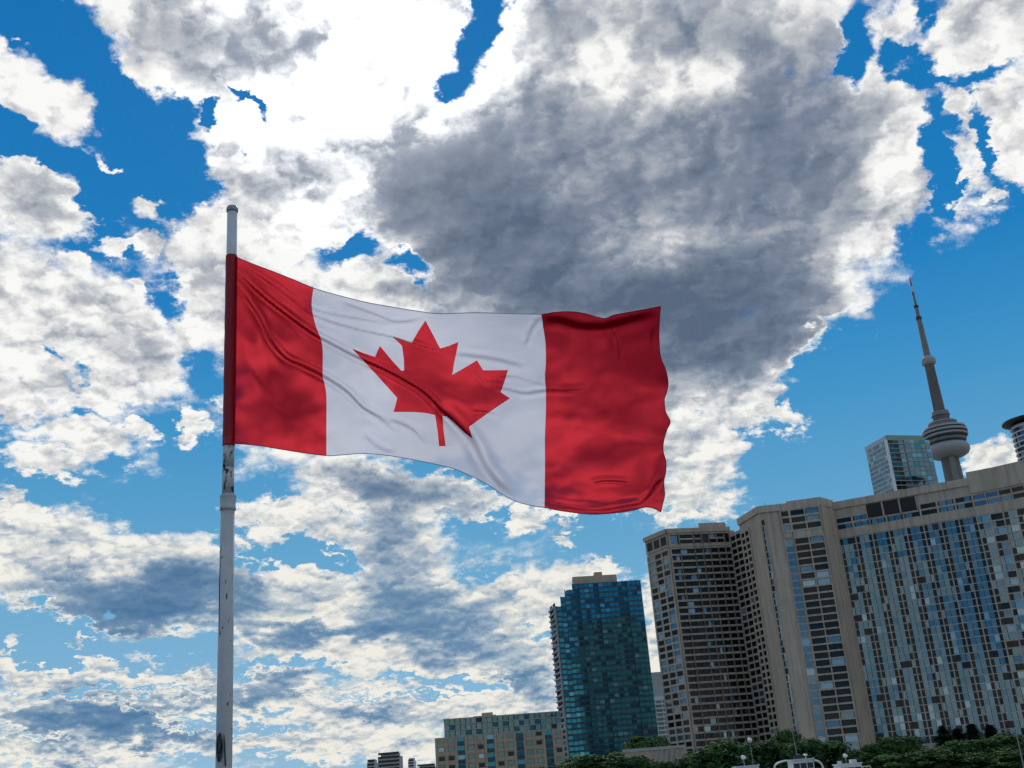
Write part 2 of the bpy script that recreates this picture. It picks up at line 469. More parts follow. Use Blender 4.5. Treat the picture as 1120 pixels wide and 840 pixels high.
class MB:
    """collects geometry and links it as ONE mesh object"""

    def __init__(self):
        self.v, self.f, self.m, self.mats = [], [], [], []

    def mi(self, mat):
        if mat not in self.mats:
            self.mats.append(mat)
        return self.mats.index(mat)

    def add(self, vs, fs, mat):
        o, k = len(self.v), self.mi(mat)
        self.v += [tuple(p) for p in vs]
        self.f += [tuple(o + i for i in f) for f in fs]
        self.m += [k] * len(fs)

    def hexa(self, p, mat):
        self.add(p, [(0, 3, 2, 1), (4, 5, 6, 7), (0, 1, 5, 4), (1, 2, 6, 5), (2, 3, 7, 6), (3, 0, 4, 7)], mat)

    def box(self, c, s, mat, rz=0.0):
        M = Matrix.Rotation(rz, 3, 'Z')
        h = Vector(s) / 2
        q = [(-1, -1, -1), (1, -1, -1), (1, 1, -1), (-1, 1, -1), (-1, -1, 1), (1, -1, 1), (1, 1, 1), (-1, 1, 1)]
        self.hexa([Vector(c) + M @ Vector((a * h.x, b * h.y, d * h.z)) for a, b, d in q], mat)

    def prism(self, poly, z0, z1, mat):
        n = len(poly)
        area = sum(poly[i][0] * poly[(i + 1) % n][1] - poly[(i + 1) % n][0] * poly[i][1] for i in range(n))
        if area < 0:
            poly = poly[::-1]
        vs = [(p[0], p[1], z0) for p in poly] + [(p[0], p[1], z1) for p in poly]
        fs = [tuple(range(n))[::-1], tuple(range(n, 2 * n))]
        fs += [(i, (i + 1) % n, n + (i + 1) % n, n + i) for i in range(n)]
        self.add(vs, fs, mat)

    def lathe(self, c, prof, mat, seg=32):
        """prof: list of (radius, z)"""
        vs, fs = [], []
        for r, z in prof:
            for i in range(seg):
                a = 2 * math.pi * i / seg
                vs.append((c[0] + r * math.cos(a), c[1] + r * math.sin(a), z))
        for k in range(len(prof) - 1):
            for i in range(seg):
                j = (i + 1) % seg
                fs.append((k * seg + i, k * seg + j, (k + 1) * seg + j, (k + 1) * seg + i))
        fs.append(tuple(range(seg))[::-1])
        fs.append(tuple((len(prof) - 1) * seg + i for i in range(seg)))
        self.add(vs, fs, mat)

    def tube(self, pts, r, mat, seg=8, r1=None):
        pts = [Vector(p) for p in pts]
        vs, fs, n = [], [], len(pts)
        ref = None
        for k, p in enumerate(pts):
            t = (pts[min(k + 1, n - 1)] - pts[max(k - 1, 0)]).normalized()
            if ref is None:
                ref = t.orthogonal().normalized()
            ref = (ref - t * ref.dot(t)).normalized()
            b = t.cross(ref)
            rr = r if r1 is None else r + (r1 - r) * k / max(1, n - 1)
            for i in range(seg):
                a = 2 * math.pi * i / seg
                vs.append(p + (ref * math.cos(a) + b * math.sin(a)) * rr)
        for k in range(n - 1):
            for i in range(seg):
                j = (i + 1) % seg
                fs.append((k * seg + i, k * seg + j, (k + 1) * seg + j, (k + 1) * seg + i))
        fs.append(tuple(range(seg))[::-1])
        fs.append(tuple((n - 1) * seg + i for i in range(seg)))
        self.add(vs, fs, mat)

    def build(self, name, parent=None, smooth=False):
        me = bpy.data.meshes.new(name)
        off = Vector(parent.location) if parent is not None else Vector((0, 0, 0))
        me.from_pydata([tuple(Vector(p) - off) for p in self.v], [], self.f)
        for m in self.mats:
            me.materials.append(m)
        me.polygons.foreach_set('material_index', self.m)
        if smooth:
            me.polygons.foreach_set('use_smooth', [True] * len(self.f))
        me.update()
        o = bpy.data.objects.new(name, me)
        COL.objects.link(o)
        if parent is not None:
            o.parent = parent
        return o


def tag(o, label=None, cat=None, group=None, kind=None):
    for k, v in (('label', label), ('category', cat), ('group', group), ('kind', kind)):
        if v:
            o[k] = v
    return o


def empty(name, loc, label, cat, group=None):
    o = bpy.data.objects.new(name, None)
    o.empty_display_size = 0.5
    o.location = loc
    COL.objects.link(o)
    return tag(o, label, cat, group)


def curve(pts, step, closed=False):
    """Catmull-Rom line through 2D or 3D points, resampled at about the given step"""
    pts = [Vector(p) for p in pts]
    out, n = [], len(pts)
    for i in range(n - 1):
        p0, p1, p2, p3 = pts[max(i - 1, 0)], pts[i], pts[i + 1], pts[min(i + 2, n - 1)]
        k = max(1, int(round((p2 - p1).length / step)))
        for j in range(k):
            t = j / k
            out.append(0.5 * (2 * p1 + (p2 - p0) * t + (2 * p0 - 5 * p1 + 4 * p2 - p3) * t * t
                              + (3 * p1 - p0 - 3 * p2 + p3) * t ** 3))
    out.append(pts[-1])
    return out


# ================================================================== materials
M = {
    'beige': material('beige_precast_concrete', (0.50, 0.405, 0.305), 0.85, var=0.12, scale=0.15, streak=0.8),
    'beige_dark': material('brown_precast_concrete', (0.43, 0.345, 0.26), 0.85, var=0.12, scale=0.15, streak=0.7),
    'recess': material('painted_recess_shade', (0.02, 0.018, 0.018), 0.8),  # near-black colour stands in for the shade inside the openings
    'roofing': material('grey_roofing', (0.16, 0.16, 0.16), 0.9, var=0.1, scale=0.2),
    'glass_blue': coated_glass('blue_window_glass', (0.010, 0.036, 0.058), (0.17, 0.31, 0.42), 0.40),
    'glass_mid': coated_glass('grey_window_glass', (0.035, 0.06, 0.08), (0.22, 0.35, 0.45), 0.38),
    'glass_dark': coated_glass('dark_window_glass', (0.008, 0.010, 0.012), (0.4, 0.45, 0.5), 0.045),
    'glass_curtain': coated_glass('curtained_window_glass', (0.17, 0.23, 0.28), (0.36, 0.52, 0.62), 0.35),
    'teal': coated_glass('teal_curtain_glass', (0.003, 0.045, 0.075), (0.06, 0.36, 0.52), 0.36),
    'teal_dark': coated_glass('deep_teal_glass', (0.002, 0.022, 0.038), (0.05, 0.25, 0.38), 0.2),
    'teal_light': coated_glass('pale_teal_glass', (0.02, 0.10, 0.16), (0.16, 0.46, 0.64), 0.42),
    'teal_frame': material('teal_spandrel', (0.006, 0.05, 0.075), 0.4),
    'green_glass': coated_glass('green_glass', (0.02, 0.05, 0.05), (0.20, 0.34, 0.35), 0.36),
    'stone': material('buff_stone', (0.42, 0.345, 0.245), 0.85, var=0.12, scale=0.2, streak=0.6),
    'grey_conc': material('grey_concrete', (0.33, 0.33, 0.32), 0.85, var=0.1, scale=0.1),
    'cn_conc': material('weathered_tower_concrete', (0.13, 0.12, 0.11), 0.85, var=0.15, scale=0.05),
    'cn_light': material('pale_tower_concrete', (0.20, 0.195, 0.19), 0.8, var=0.1, scale=0.05),
    'pale_blue_panel': material('pale_blue_panel', (0.36, 0.45, 0.52), 0.4),
    'radome': material('grey_radome_panels', (0.30, 0.305, 0.31), 0.6),
    'white': material('white_paint', (0.66, 0.66, 0.655), 0.45, var=0.08, scale=1.5),
    'white_dull': material('dull_white_cladding', (0.50, 0.51, 0.52), 0.6),
    'dark_metal': material('dark_metal', (0.035, 0.038, 0.042), 0.5, 0.3),
    'grey_metal': material('grey_metal', (0.28, 0.29, 0.30), 0.5, 0.3),
    'red_paint': material('red_paint', (0.35, 0.03, 0.03), 0.5),
    'bark': material('bark', (0.07, 0.05, 0.035), 0.9, var=0.3, scale=3),
    'leaf_a': material('leaf_green', (0.052, 0.118, 0.034), 0.85, spec=0.08),
    'leaf_b': material('leaf_dark_green', (0.026, 0.066, 0.022), 0.85, spec=0.08),
    'leaf_c': material('leaf_light_green', (0.095, 0.135, 0.048), 0.85, spec=0.08),
    'needle': material('evergreen_needles', (0.020, 0.046, 0.028), 0.8, spec=0.2),
    'navy': material('navy_hull_paint', (0.02, 0.03, 0.06), 0.35),
    'deck': material('deck_boards', (0.26, 0.23, 0.19), 0.8, var=0.15, scale=4),
    'lamp_globe': material('frosted_lamp_globe', (0.78, 0.70, 0.68), 0.3),
}

# ================================================================== ground, water
WATER_EDGE = 246.0
GROUND_Z = 1.4
wm = bpy.data.materials.new('harbour_water')
wm.use_nodes = True
wp = wm.node_tree.nodes['Principled BSDF']
wp.inputs['Base Color'].default_value = (0.012, 0.035, 0.045, 1)
wp.inputs['Roughness'].default_value = 0.08
wn = wm.node_tree.nodes.new('ShaderNodeTexNoise')
wn.inputs['Scale'].default_value = 0.9
wn.inputs['Detail'].default_value = 5
wb = wm.node_tree.nodes.new('ShaderNodeBump')
wb.inputs['Strength'].default_value = 0.5
wb.inputs['Distance'].default_value = 0.25
wc = wm.node_tree.nodes.new('ShaderNodeTexCoord')
wm.node_tree.links.new(wc.outputs['Object'], wn.inputs['Vector'])
wm.node_tree.links.new(wn.outputs[0], wb.inputs['Height'])
wm.node_tree.links.new(wb.outputs[0], wp.inputs['Normal'])
b = MB()
b.add([(-30000, -30000, 0), (30000, -30000, 0), (30000, WATER_EDGE + 1, 0), (-30000, WATER_EDGE + 1, 0)], [(0, 1, 2, 3)], wm)
tag(b.build('water'), kind='structure')
b = MB()
gm = material('city_ground', (0.16, 0.155, 0.14), 0.9, var=0.25, scale=0.02)
b.prism([(-30000, WATER_EDGE), (30000, WATER_EDGE), (30000, 30000), (-30000, 30000)], -3.0, GROUND_Z, gm)
tag(b.build('ground'), kind='structure')
b = MB()
b.prism([(-600, WATER_EDGE + 0.02), (700, WATER_EDGE + 0.02), (700, WATER_EDGE + 12), (-600, WATER_EDGE + 12)], GROUND_Z + 0.004, GROUND_Z + 0.14,
        M['grey_conc'])
tag(b.build('promenade'), kind='structure')
b = MB()
b.box((-1.0, 9.0, 0.55), (9.0, 7.0, 0.9), M['deck'])
tag(b.build('pier_deck'), kind='structure')

# ================================================================== buildings
class Facade:
    """a straight stretch of wall from p0 to p1 (plan), outward side towards the harbour"""

    def __init__(self, p0, p1):
        self.p0, self.p1 = Vector(p0), Vector(p1)
        self.L = (self.p1 - self.p0).length
        self.t = (self.p1 - self.p0) / self.L
        n = Vector((self.t.y, -self.t.x))
        self.n = n if n.dot(-self.p0) > 0 else -n

    def p(self, u, z, d):
        q = self.p0 + self.t * u + self.n * d
        return (q.x, q.y, z)

    def box(self, mb, u0, u1, z0, z1, d0, d1, mat):
        p = self.p
        vs = [p(u0, z0, d1), p(u1, z0, d1), p(u1, z0, d0), p(u0, z0, d0),
              p(u0, z1, d1), p(u1, z1, d1), p(u1, z1, d0), p(u0, z1, d0)]
        if self.t.cross(self.n) > 0:
            vs = [vs[i] for i in (1, 0, 3, 2, 5, 4, 7, 6)]
        mb.hexa(vs, mat)

    def hit(self, r):
        """u where the wall crosses the bearing X/Y = r"""
        # (p0.x + t.x u) = r (p0.y + t.y u)
        return (r * self.p0.y - self.p0.x) / (self.t.x - r * self.t.y)

    def pane(self, u0, u1, z0, z1, d, mat, rng):
        a, e = rng.gauss(0, 0.008), rng.gauss(0, 0.008)
        w, h = (u1 - u0) / 2, (z1 - z0) / 2
        g = []
        for q in (d + 0.06, d):
            for su, sz in ((-1, -1), (1, -1), (1, 1), (-1, 1)):
                off = a * w * su + e * h * sz
                g.append(self.p((u0 + u1) / 2 + su * w, (z0 + z1) / 2 + sz * h, q + off + 0.03))
        cen = Vector(self.p((u0 + u1) / 2, (z0 + z1) / 2, d))
        view = (Vector((0, 0, CAM_H)) - cen)
        n3 = Vector((self.n.x, self.n.y, 0))
        size = (u1 - u0) * (z1 - z0) * max(0.0, n3.dot(view)) / view.length ** 3
        return size, [g[4], g[5], g[1], g[0], g[7], g[6], g[2], g[3]], mat, cen


def finish_panes(panes, parent):
    """the 100 windows that show largest are parts of their own, the rest one part"""
    def seen(c):
        a = c[3]
        f = a.y * CP + (a.z - CAM_H) * SP
        return abs(a.x / f) < 0.47
    panes.sort(key=lambda c: (not seen(c), -c[0]))
    for size, g, mat, cen in panes[:100]:
        m = MB()
        m.hexa(g, mat)
        m.build('window', parent)
    rest = MB()
    for size, g, mat, cen in panes[100:]:
        rest.hexa(g, mat)
    if panes[100:]:
        tag(rest.build('window', parent), kind='stuff')


def pick(rng, table):
    x = rng.random() * sum(w for _, w in table)
    for k, w in table:
        x -= w
        if x <= 0:
            return M[k]
    return M[table[-1][0]]


def grid(fc, wall, dark, panes, u0, u1, z0, z1, nb, nf, rng, slab=0.6, pier=0.5, out=0.35, cells=((0.1, 0.9, None),),
         mix=(('glass_mid', 1),), wmat=None, end_piers=True, back=True, sill=0.0):
    """floors x bays of openings: back coloured dark as shade, projecting slab edges and piers, panes in the openings"""
    wmat = wmat or M['beige']
    if back:
        fc.box(dark, u0, u1, z0, z1, -0.2, 0.05, M['recess'])
    cw, fh = (u1 - u0) / nb, (z1 - z0) / nf
    for k in range(nf + 1):
        zz = z0 + k * fh
        fc.box(wall, u0, u1, zz - slab / 2, zz + slab / 2, -0.1, out, wmat)
    for i in range(nb + 1):
        if not end_piers and i in (0, nb):
            continue
        uu = u0 + i * cw
        fc.box(wall, uu - pier / 2, uu + pier / 2, z0 - slab / 2 - 0.01, z1 + slab / 2 + 0.01, -0.12, out + 0.06, wmat)
    for i in range(nb):
        bias = rng.random()
        for k in range(nf):
            zz = z0 + k * fh
            for f0, f1, kind in cells:
                mt_ = pick(rng, kind or mix)
                a, c = u0 + i * cw + pier / 2, u0 + (i + 1) * cw - pier / 2
                panes.append(fc.pane(a + (c - a) * f0, a + (c - a) * f1, zz + slab / 2 + sill, zz + fh - slab / 2, 0.08, mt_, rng))


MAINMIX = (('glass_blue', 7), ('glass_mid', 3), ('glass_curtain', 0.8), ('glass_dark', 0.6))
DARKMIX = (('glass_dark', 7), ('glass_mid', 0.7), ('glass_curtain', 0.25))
H = 108.0

# ---- beige apartment slab at the right ------------------------------------
rng = random.Random(3)
root = empty('apartment_slab', (150, 440, GROUND_Z), 'wide beige concrete apartment slab with blue glass bays and a stepped roofline', 'building')
wall, dark, panes, roof = MB(), MB(), [], MB()


def ratio(zx, zy):
    return sight(690 + zx / 2.47, 500 + zy / 2.47).x


def on_line(p, q, r):
    f_ = Facade(p, q)
    v = f_.p(f_.hit(r), 0, 0)
    return (v[0], v[1])


c1, c2, c6 = (91.5, 463), (96.2, 443), (175.0, 422.5)
c3 = on_line(c2, (114.5, 441), ratio(441, 240))
c4 = (ratio(530, 238) * 438.5, 438.5)
c5 = (ratio(562, 238) * 446, 446)
c7, c8, c9 = (183.5, 418), (195, 409), (212, 391)
front = [c1, c2, c3, c4, c5, c6, c7, c8, c9]
back = [(230, 420), (205, 447), (180, 460), (130, 474), (96, 474)]
wall.prism(front + back, GROUND_Z, H - 1.2, M['beige'])

Z0, Z1 = 12.0, 94.0            # regular floors
NF = 29
FA = Facade(c1, c2)
u_a = [FA.hit(ratio(x, 240)) for x in (315, 327)]
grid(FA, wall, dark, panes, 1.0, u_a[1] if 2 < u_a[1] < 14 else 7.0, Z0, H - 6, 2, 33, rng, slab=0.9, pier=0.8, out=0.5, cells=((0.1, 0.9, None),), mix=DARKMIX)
FB = Facade(c2, c3)
ub = [max(0.3, FB.hit(ratio(x, 240))) for x in (355, 372, 418, 440)]
# narrow window column between two blank piers
grid(FB, wall, dark, panes, ub[0], ub[1], Z0, H - 5, 1, 34, rng, slab=0.5, pier=0.3, out=0.25, cells=((0.0, 0.5, (('glass_dark', 1),)), (0.55, 1.0, (('glass_curtain', 2), ('glass_mid', 2), ('glass_dark', 1)))))
fb_end = FB.L
grid(FB, wall, dark, panes, ub[2], fb_end, Z0, Z1, 1, NF, rng, slab=0.5, pier=0.3, out=0.25, cells=((0.0, 1.0, (('glass_blue', 5), ('glass_mid', 2), ('glass_curtain', 1))),))
FC = Facade(c3, c4)
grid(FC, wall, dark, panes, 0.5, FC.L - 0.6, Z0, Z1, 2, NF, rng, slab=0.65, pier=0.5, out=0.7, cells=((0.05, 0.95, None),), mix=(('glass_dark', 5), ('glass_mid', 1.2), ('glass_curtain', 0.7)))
# three top floors under the parapet
for F_, a, c, n in ((FB, ub[2], fb_end, 1), (FC, 0.5, FC.L - 0.6, 2)):
    grid(F_, wall, dark, panes, a, c, Z1 + 3.0, H - 2.2, n, 3, rng, slab=0.8, pier=0.5, out=0.6, cells=((0.05, 0.95, None),), mix=(('glass_dark', 4), ('glass_mid', 1)))
    F_.box(wall, a, c, Z1 + 0.34, Z1 + 2.55, -0.1, 0.5, M['beige'])
# the tall pier, an angled pair of faces
FD = Facade(c4, c5)
FD.box(wall, -0.3, FD.L + 0.3, GROUND_Z, H - 1.0, -1.0, 0.55, M['beige'])
# main front
FE = Facade(c5, c6)
z_low = Z0
cellsE = ((0.0, 0.16, (('glass_dark', 6), ('glass_mid', 1))), (0.2, 0.49, MAINMIX), (0.515, 0.8, MAINMIX), (0.84, 1.0, (('glass_dark', 6), ('glass_mid', 1))))  # narrow dark side panes carry the balcony shade in their colour
grid(FE, wall, dark, panes, 0.5, FE.L, z_low, Z1 - 1.0, 8, NF, rng, slab=0.32, pier=0.42, out=0.22, cells=cellsE)
FE.box(wall, 0.2, FE.L, Z1 - 0.79, Z1 + 2.2, -0.1, 0.42, M['beige'])
cwE = (FE.L - 0.5) / 8
# the two floors above the band, then the three tall plant openings
for lo, hi, n0, n1 in ((0.5, 0.5 + 2 * cwE, 0, 2), (0.5 + 2 * cwE, 0.5 + 4 * cwE, 2, 4), (0.5 + 4 * cwE, FE.L, 4, 8)):
    nb_ = n1 - n0
    if n0 == 2:
        grid(FE, wall, dark, panes, lo, hi, Z1 + 2.5, Z1 + 5.0, nb_, 1, rng, slab=0.5, pier=0.6, out=0.3, cells=((0.1, 0.45, None), (0.5, 0.9, None)), mix=MAINMIX)
    else:
        grid(FE, wall, dark, panes, lo, hi, Z1 + 2.5, Z1 + 7.6, nb_, 2, rng, slab=0.7, pier=0.7, out=0.3, cells=((0.08, 0.5, None), (0.55, 0.92, None)), mix=(('glass_dark', 3), ('glass_mid', 2), ('glass_blue', 2)))
for k in range(3):
    a = 0.5 + (1.95 + k * 1.0) * cwE
    FE.box(dark, a, a + cwE * 0.9, Z1 + 5.6, Z1 + 11.0, -0.1, 0.50, M['recess'])  # solid dark block, its colour painting the opening as shaded
    FE.box(wall, a - 0.35, a - 0.02, Z1 + 5.3, Z1 + 11.2, -0.1, 0.62, M['beige'])
    FE.box(wall, a + cwE * 0.9 + 0.02, a + cwE * 0.9 + 0.35, Z1 + 5.3, Z1 + 11.2, -0.1, 0.61, M['beige'])
# curved end
for (p, q, nb_) in ((c6, c7, 2), (c7, c8, 3), (c8, c9, 4)):
    F_ = Facade(p, q)
    grid(F_, wall, dark, panes, 0.0, F_.L, z_low, Z1 - 1.0, nb_, NF, rng, slab=0.5, pier=0.5, out=0.3,
         cells=((0.0, 0.3, (('glass_dark', 4), ('glass_mid', 2))), (0.35, 1.0, (('glass_mid', 4), ('glass_curtain', 3), ('glass_dark', 2)))))
    F_.box(wall, 0, F_.L, Z1 - 0.74, Z1 + 2.2, -0.1, 0.45, M['beige'])
    grid(F_, wall, dark, panes, 0.0, F_.L, Z1 + 2.5, Z1 + 7.6, nb_, 2, rng, slab=0.8, pier=0.5, out=0.35, cells=((0.05, 0.95, None),), mix=(('glass_dark', 2), ('glass_mid', 2), ('glass_blue', 2)))
# base band and columns of the ground floors
for F_ in (FB, FC, FE):
    F_.box(wall, 0, F_.L, 8.6, Z0 - 0.36, -0.1, 0.5, M['beige'])
    n = max(1, int(F_.L / 6.5))
    F_.box(dark, 0.2, F_.L - 0.2, GROUND_Z, 8.55, -0.1, 0.06, M['recess'])
    for k in range(n + 1):
        u = k * F_.L / n
        F_.box(wall, u - 0.6, u + 0.6, GROUND_Z, 8.58, -0.1, 0.46, M['beige'])
wall.build('wall', root)
dark.build('opening_shade_panel', root)


def coping(pl, z0, z1, out, mat, mb, deep=1.2):
    for i in range(len(pl) - 1):
        F_ = Facade(pl[i], pl[i + 1])
        F_.box(mb, -0.3, F_.L + 0.3, z0 + 0.004 * i, z1 + 0.006 * i, -deep, out + 0.004 * i, mat)


par = MB()
coping([c1, c2, c3], H - 2.2, H + 0.6, 0.66, M['beige'], par)
coping([c3, c4, c5], H - 2.2, H + 1.3, 0.72, M['beige'], par)
coping([c5, c6], H - 2.6, H + 0.4, 0.58, M['beige'], par)
coping([c6, c7, c8, c9], H - 6.0, H + 2.6, 0.75, M['beige'], par)
par.build('parapet', root)
rf = MB()
rf.prism([(100, 450), (124, 447), (176, 434), (178, 452), (130, 468), (100, 468)], H - 1.1, H - 0.7, M['roofing'])
rf.build('roof', root)
mc = MB()
kc = at(1045, 530.5, 446)
mc.lathe((kc.x, 446), [(5.2, kc.z - 0.5), (5.9, kc.z), (5.9, kc.z + 0.5), (3.0, kc.z + 0.9)], M['dark_metal'], 24)
for k in range(4):
    q = k * math.pi / 2 + 0.4
    mc.tube([(kc.x + 4 * math.cos(q), 446 + 4 * math.sin(q), H - 0.71), (kc.x + 4 * math.cos(q), 446 + 4 * math.sin(q), kc.z - 0.3)], 0.25, M['dark_metal'], 8)
mc.build('roof_canopy', root)
vt = MB()
vt.tube([(100.4, 448, H - 0.5), (100.4, 448, H + 3.0)], 0.16, M['grey_metal'], 8)
vt.build('vent_pipe', root)
finish_panes(panes, root)

# ---- brown tower with open balconies ---------------------------------------
rng = random.Random(5)
root = empty('balcony_tower', (74, 480, GROUND_Z), 'brown apartment tower covered in a grid of dark open balconies', 'building')
wall, dark, panes = MB(), MB(), []
a0, a1, a2, a3 = (53.3, 482), (61.2, 467.5), (88.5, 473), (91.0, 466)
a2b = (88.6, 473.2)
HL = 107.2
wall.prism([a0, a1, a2, (91.2, 474), (92, 490), (58, 495)], GROUND_Z, HL - 1.0, M['beige_dark'])
F1 = Facade(a0, a1)
grid(F1, wall, dark, panes, 0.4, F1.L - 0.2, 10.0, 99.0, 3, 32, rng, slab=0.85, pier=0.9, out=0.4, cells=((0.05, 0.95, None),), mix=(('glass_mid', 3), ('glass_dark', 5), ('glass_curtain', 0.5)), wmat=M['beige_dark'])
grid(F1, wall, dark, panes, 0.4, F1.L - 0.2, 100.6, 105.2, 3, 1, rng, slab=0.9, pier=0.9, out=0.4, cells=((0.05, 0.95, None),), mix=DARKMIX, wmat=M['beige_dark'])
F2 = Facade(a1, a2)
u = [0.4, 0.17 * F2.L, 0.40 * F2.L, 0.53 * F2.L, 0.65 * F2.L, 0.78 * F2.L, 0.90 * F2.L, F2.L - 0.1]
for i in range(7):
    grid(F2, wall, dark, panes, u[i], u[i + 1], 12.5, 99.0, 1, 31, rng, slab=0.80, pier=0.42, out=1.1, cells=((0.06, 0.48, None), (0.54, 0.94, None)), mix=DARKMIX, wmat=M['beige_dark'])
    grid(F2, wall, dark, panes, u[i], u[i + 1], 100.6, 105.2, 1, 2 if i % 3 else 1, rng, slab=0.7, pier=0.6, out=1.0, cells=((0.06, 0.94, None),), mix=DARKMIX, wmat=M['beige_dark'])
F2.box(wall, 0, F2.L, 99.5, 100.2, -0.1, 1.2, M['beige_dark'])
F2.box(wall, 0, F2.L, 9.4, 12.0, -0.1, 1.2, M['beige_dark'])
F2.box(dark, 0.3, F2.L, GROUND_Z, 9.3, -0.1, 0.1, M['recess'])
for k in range(8):
    F2.box(wall, u[k] - 0.3, u[k] + 0.3, GROUND_Z, 9.38, -0.1, 1.13, M['beige_dark'])
wall.prism([(88.3, 473.3), (91.9, 463.3), (96, 474), (90, 480)], GROUND_Z, HL - 3.0, M['beige_dark'])
F3 = Facade((88.6, 472.6), (91.9, 463.4))
grid(F3, wall, dark, panes, 0.6, F3.L, 10.0, HL - 4.0, 2, 33, rng, slab=0.9, pier=0.5, out=0.3, cells=((0.05, 0.95, None),), mix=DARKMIX, wmat=M['beige_dark'])
wall.build('wall', root)
dark.build('opening_shade_panel', root)
par = MB()
coping([a0, a1, a2], 105.7, HL + 0.4, 1.25, M['beige_dark'], par)
par.build('parapet', root)
rf = MB()
rf.prism([(76, 474), (88, 476), (90, 485), (78, 485)], HL - 0.99, HL + 3.4, M['beige_dark'])
rf.build('roof_house', root)
finish_panes(panes, root)

# ---- teal glass tower -------------------------------------------------------
rng = random.Random(11)
YT = 600.0
root = empty('glass_tower', (36, 610, GROUND_Z), 'dark teal glass apartment tower with a stepped left shoulder', 'building')
wall, dark, panes = MB(), MB(), []
HT = 111.0
xl = 0.0215 * YT
xr = 0.1020 * YT
t0, t1, t2 = (10.6, 616), (xl + 1.2, 598.0), (xr, 603.0)
steps = [(0.0, 0.06, HT - 11.5), (0.06, 0.13, HT - 6.5), (0.13, 0.20, HT - 3.0), (0.20, 1.0, HT)]
F1, F2 = Facade(t0, t1), Facade(t1, t2)
for f0, f1, hh in steps:
    pa, pb = F2.p(F2.L * f0, 0, 0), F2.p(F2.L * f1, 0, 0)
    wall.prism([(pa[0], pa[1]), (pb[0], pb[1]), (pb[0] + 1, pb[1] + 26), (pa[0] + 1 - (4 if f0 == 0 else 0), pa[1] + 26)], GROUND_Z, hh - 0.4, M['teal_frame'])
wall.prism([t0, (t1[0], t1[1] + 0.05), (t1[0] + 3, t1[1] + 20), (t0[0] + 2, 622)], GROUND_Z, HT - 11.9, M['grey_conc'])
NBT = 18
bw = F2.L / NBT
for i in range(NBT):
    f = (i + 0.5) / NBT
    hh = [h for a_, b_, h in steps if a_ <= f <= b_][0]
    nfl = int((hh - 8) / 2.75)
    out = 0.0 if i in (4, 8, 13, 14) else 0.55
    deep = i in (4, 8, 13, 14)
    for k in range(nfl):
        zz = 8 + k * (hh - 8.4) / nfl
        fh = (hh - 8.4) / nfl
        tab = (('teal_dark', 5), ('teal', 2)) if deep else (('teal', 8), ('teal_dark', 2), ('teal_light', 1.6 if i in (1, 2, 5, 6, 9, 10) else 0.3))
        if not deep:
            F2.box(wall, i * bw + 0.06, (i + 1) * bw - 0.06, zz - 0.5, zz + 0.5, -0.1, out - 0.05, M['teal_frame'])
        m_ = pick(rng, tab)
        panes.append(F2.pane(i * bw + 0.15, (i + 1) * bw - 0.15, zz + 0.52, zz + fh - 0.52, out, m_, rng))
    F2.box(wall, i * bw - 0.12, i * bw + 0.12, 8, hh - 0.1, -0.1, out + 0.22, M['teal_frame'])
nfl = 33
for k in range(nfl):
    zz = 8 + k * 2.85
    F1.box(wall, 0.2, F1.L - 1.2, zz - 0.45, zz + 0.45, -0.1, 0.8, M['grey_conc'])
    panes.append(F1.pane(2.0, F1.L * 0.5, zz + 0.5, zz + 2.3, 0.1, pick(rng, (('glass_mid', 2), ('glass_dark', 2))), rng))
    panes.append(F1.pane(F1.L * 0.55, F1.L * 0.9, zz + 0.5, zz + 2.3, 0.1, pick(rng, (('glass_mid', 2), ('glass_dark', 2))), rng))
F1.box(wall, F1.L - 1.1, F1.L + 0.1, GROUND_Z, HT - 11.7, -0.1, 0.9, M['grey_conc'])
wall.build('wall', root)
rf = MB()
pa = F2.p(F2.L * 0.24, 0, -8)
pb = F2.p(F2.L * 0.76, 0, -8)
rf.prism([(pa[0], pa[1]), (pb[0], pb[1]), (pb[0], pb[1] + 12), (pa[0], pa[1] + 12)], HT - 0.39, HT + 5.0, M['stone'])
pa = F2.p(F2.L * 0.50, 0, -9)
rf.prism([(pa[0], pa[1]), (pa[0] + 4.5, pa[1]), (pa[0] + 4.5, pa[1] + 6), (pa[0], pa[1] + 6)], HT + 5.0, HT + 7.0, M['stone'])
rf.build('roof_house', root)
finish_panes(panes, root)

# ---- buff stone block with green glass storeys -----------------------------
rng = random.Random(21)
root = empty('stone_block', (-16, 520, GROUND_Z), 'low buff stone block with three green glass storeys on top', 'building')
wall, panes = MB(), []
YL = 520.0
f_r = YL + 8
pL, pR = (-0.0905 * YL, YL), (0.0195 * f_r, f_r)
F1 = Facade(pL, pR)
zs = at(482, 807, YL).z
zt = at(482, 787.5, YL).z
wall.prism([pL, pR, (pR[0], f_r + 30), (pL[0] + 2, YL + 30)], GROUND_Z, zs, M['stone'])
nb, nf = 13, 8
bw, fh = F1.L / nb, (zs - GROUND_Z) / nf
for i in range(nb):
    F1.box(wall, i * bw - 0.5, i * bw + 0.5, GROUND_Z, zs - 0.02, -0.1, 0.5, M['stone'])
    bay = i in (2, 5, 8, 11)
    for k in range(nf):
        zz = GROUND_Z + k * fh
        F1.box(wall, i * bw + 0.5, (i + 1) * bw - 0.5, zz, zz + fh * 0.42, -0.1, 0.28, M['teal_frame'] if bay else M['stone'])
        m_ = pick(rng, (('teal_dark', 3), ('teal', 2), ('teal_light', 0.6))) if bay else pick(rng, (('glass_dark', 4), ('green_glass', 4), ('glass_curtain', 0.25)))
        panes.append(F1.pane(i * bw + (0.7 if bay else 1.0), (i + 1) * bw - (0.7 if bay else 1.0), zz + fh * 0.46, zz + fh * 0.9, 0.12, m_, rng))
wall.build('wall', root)
up = MB()
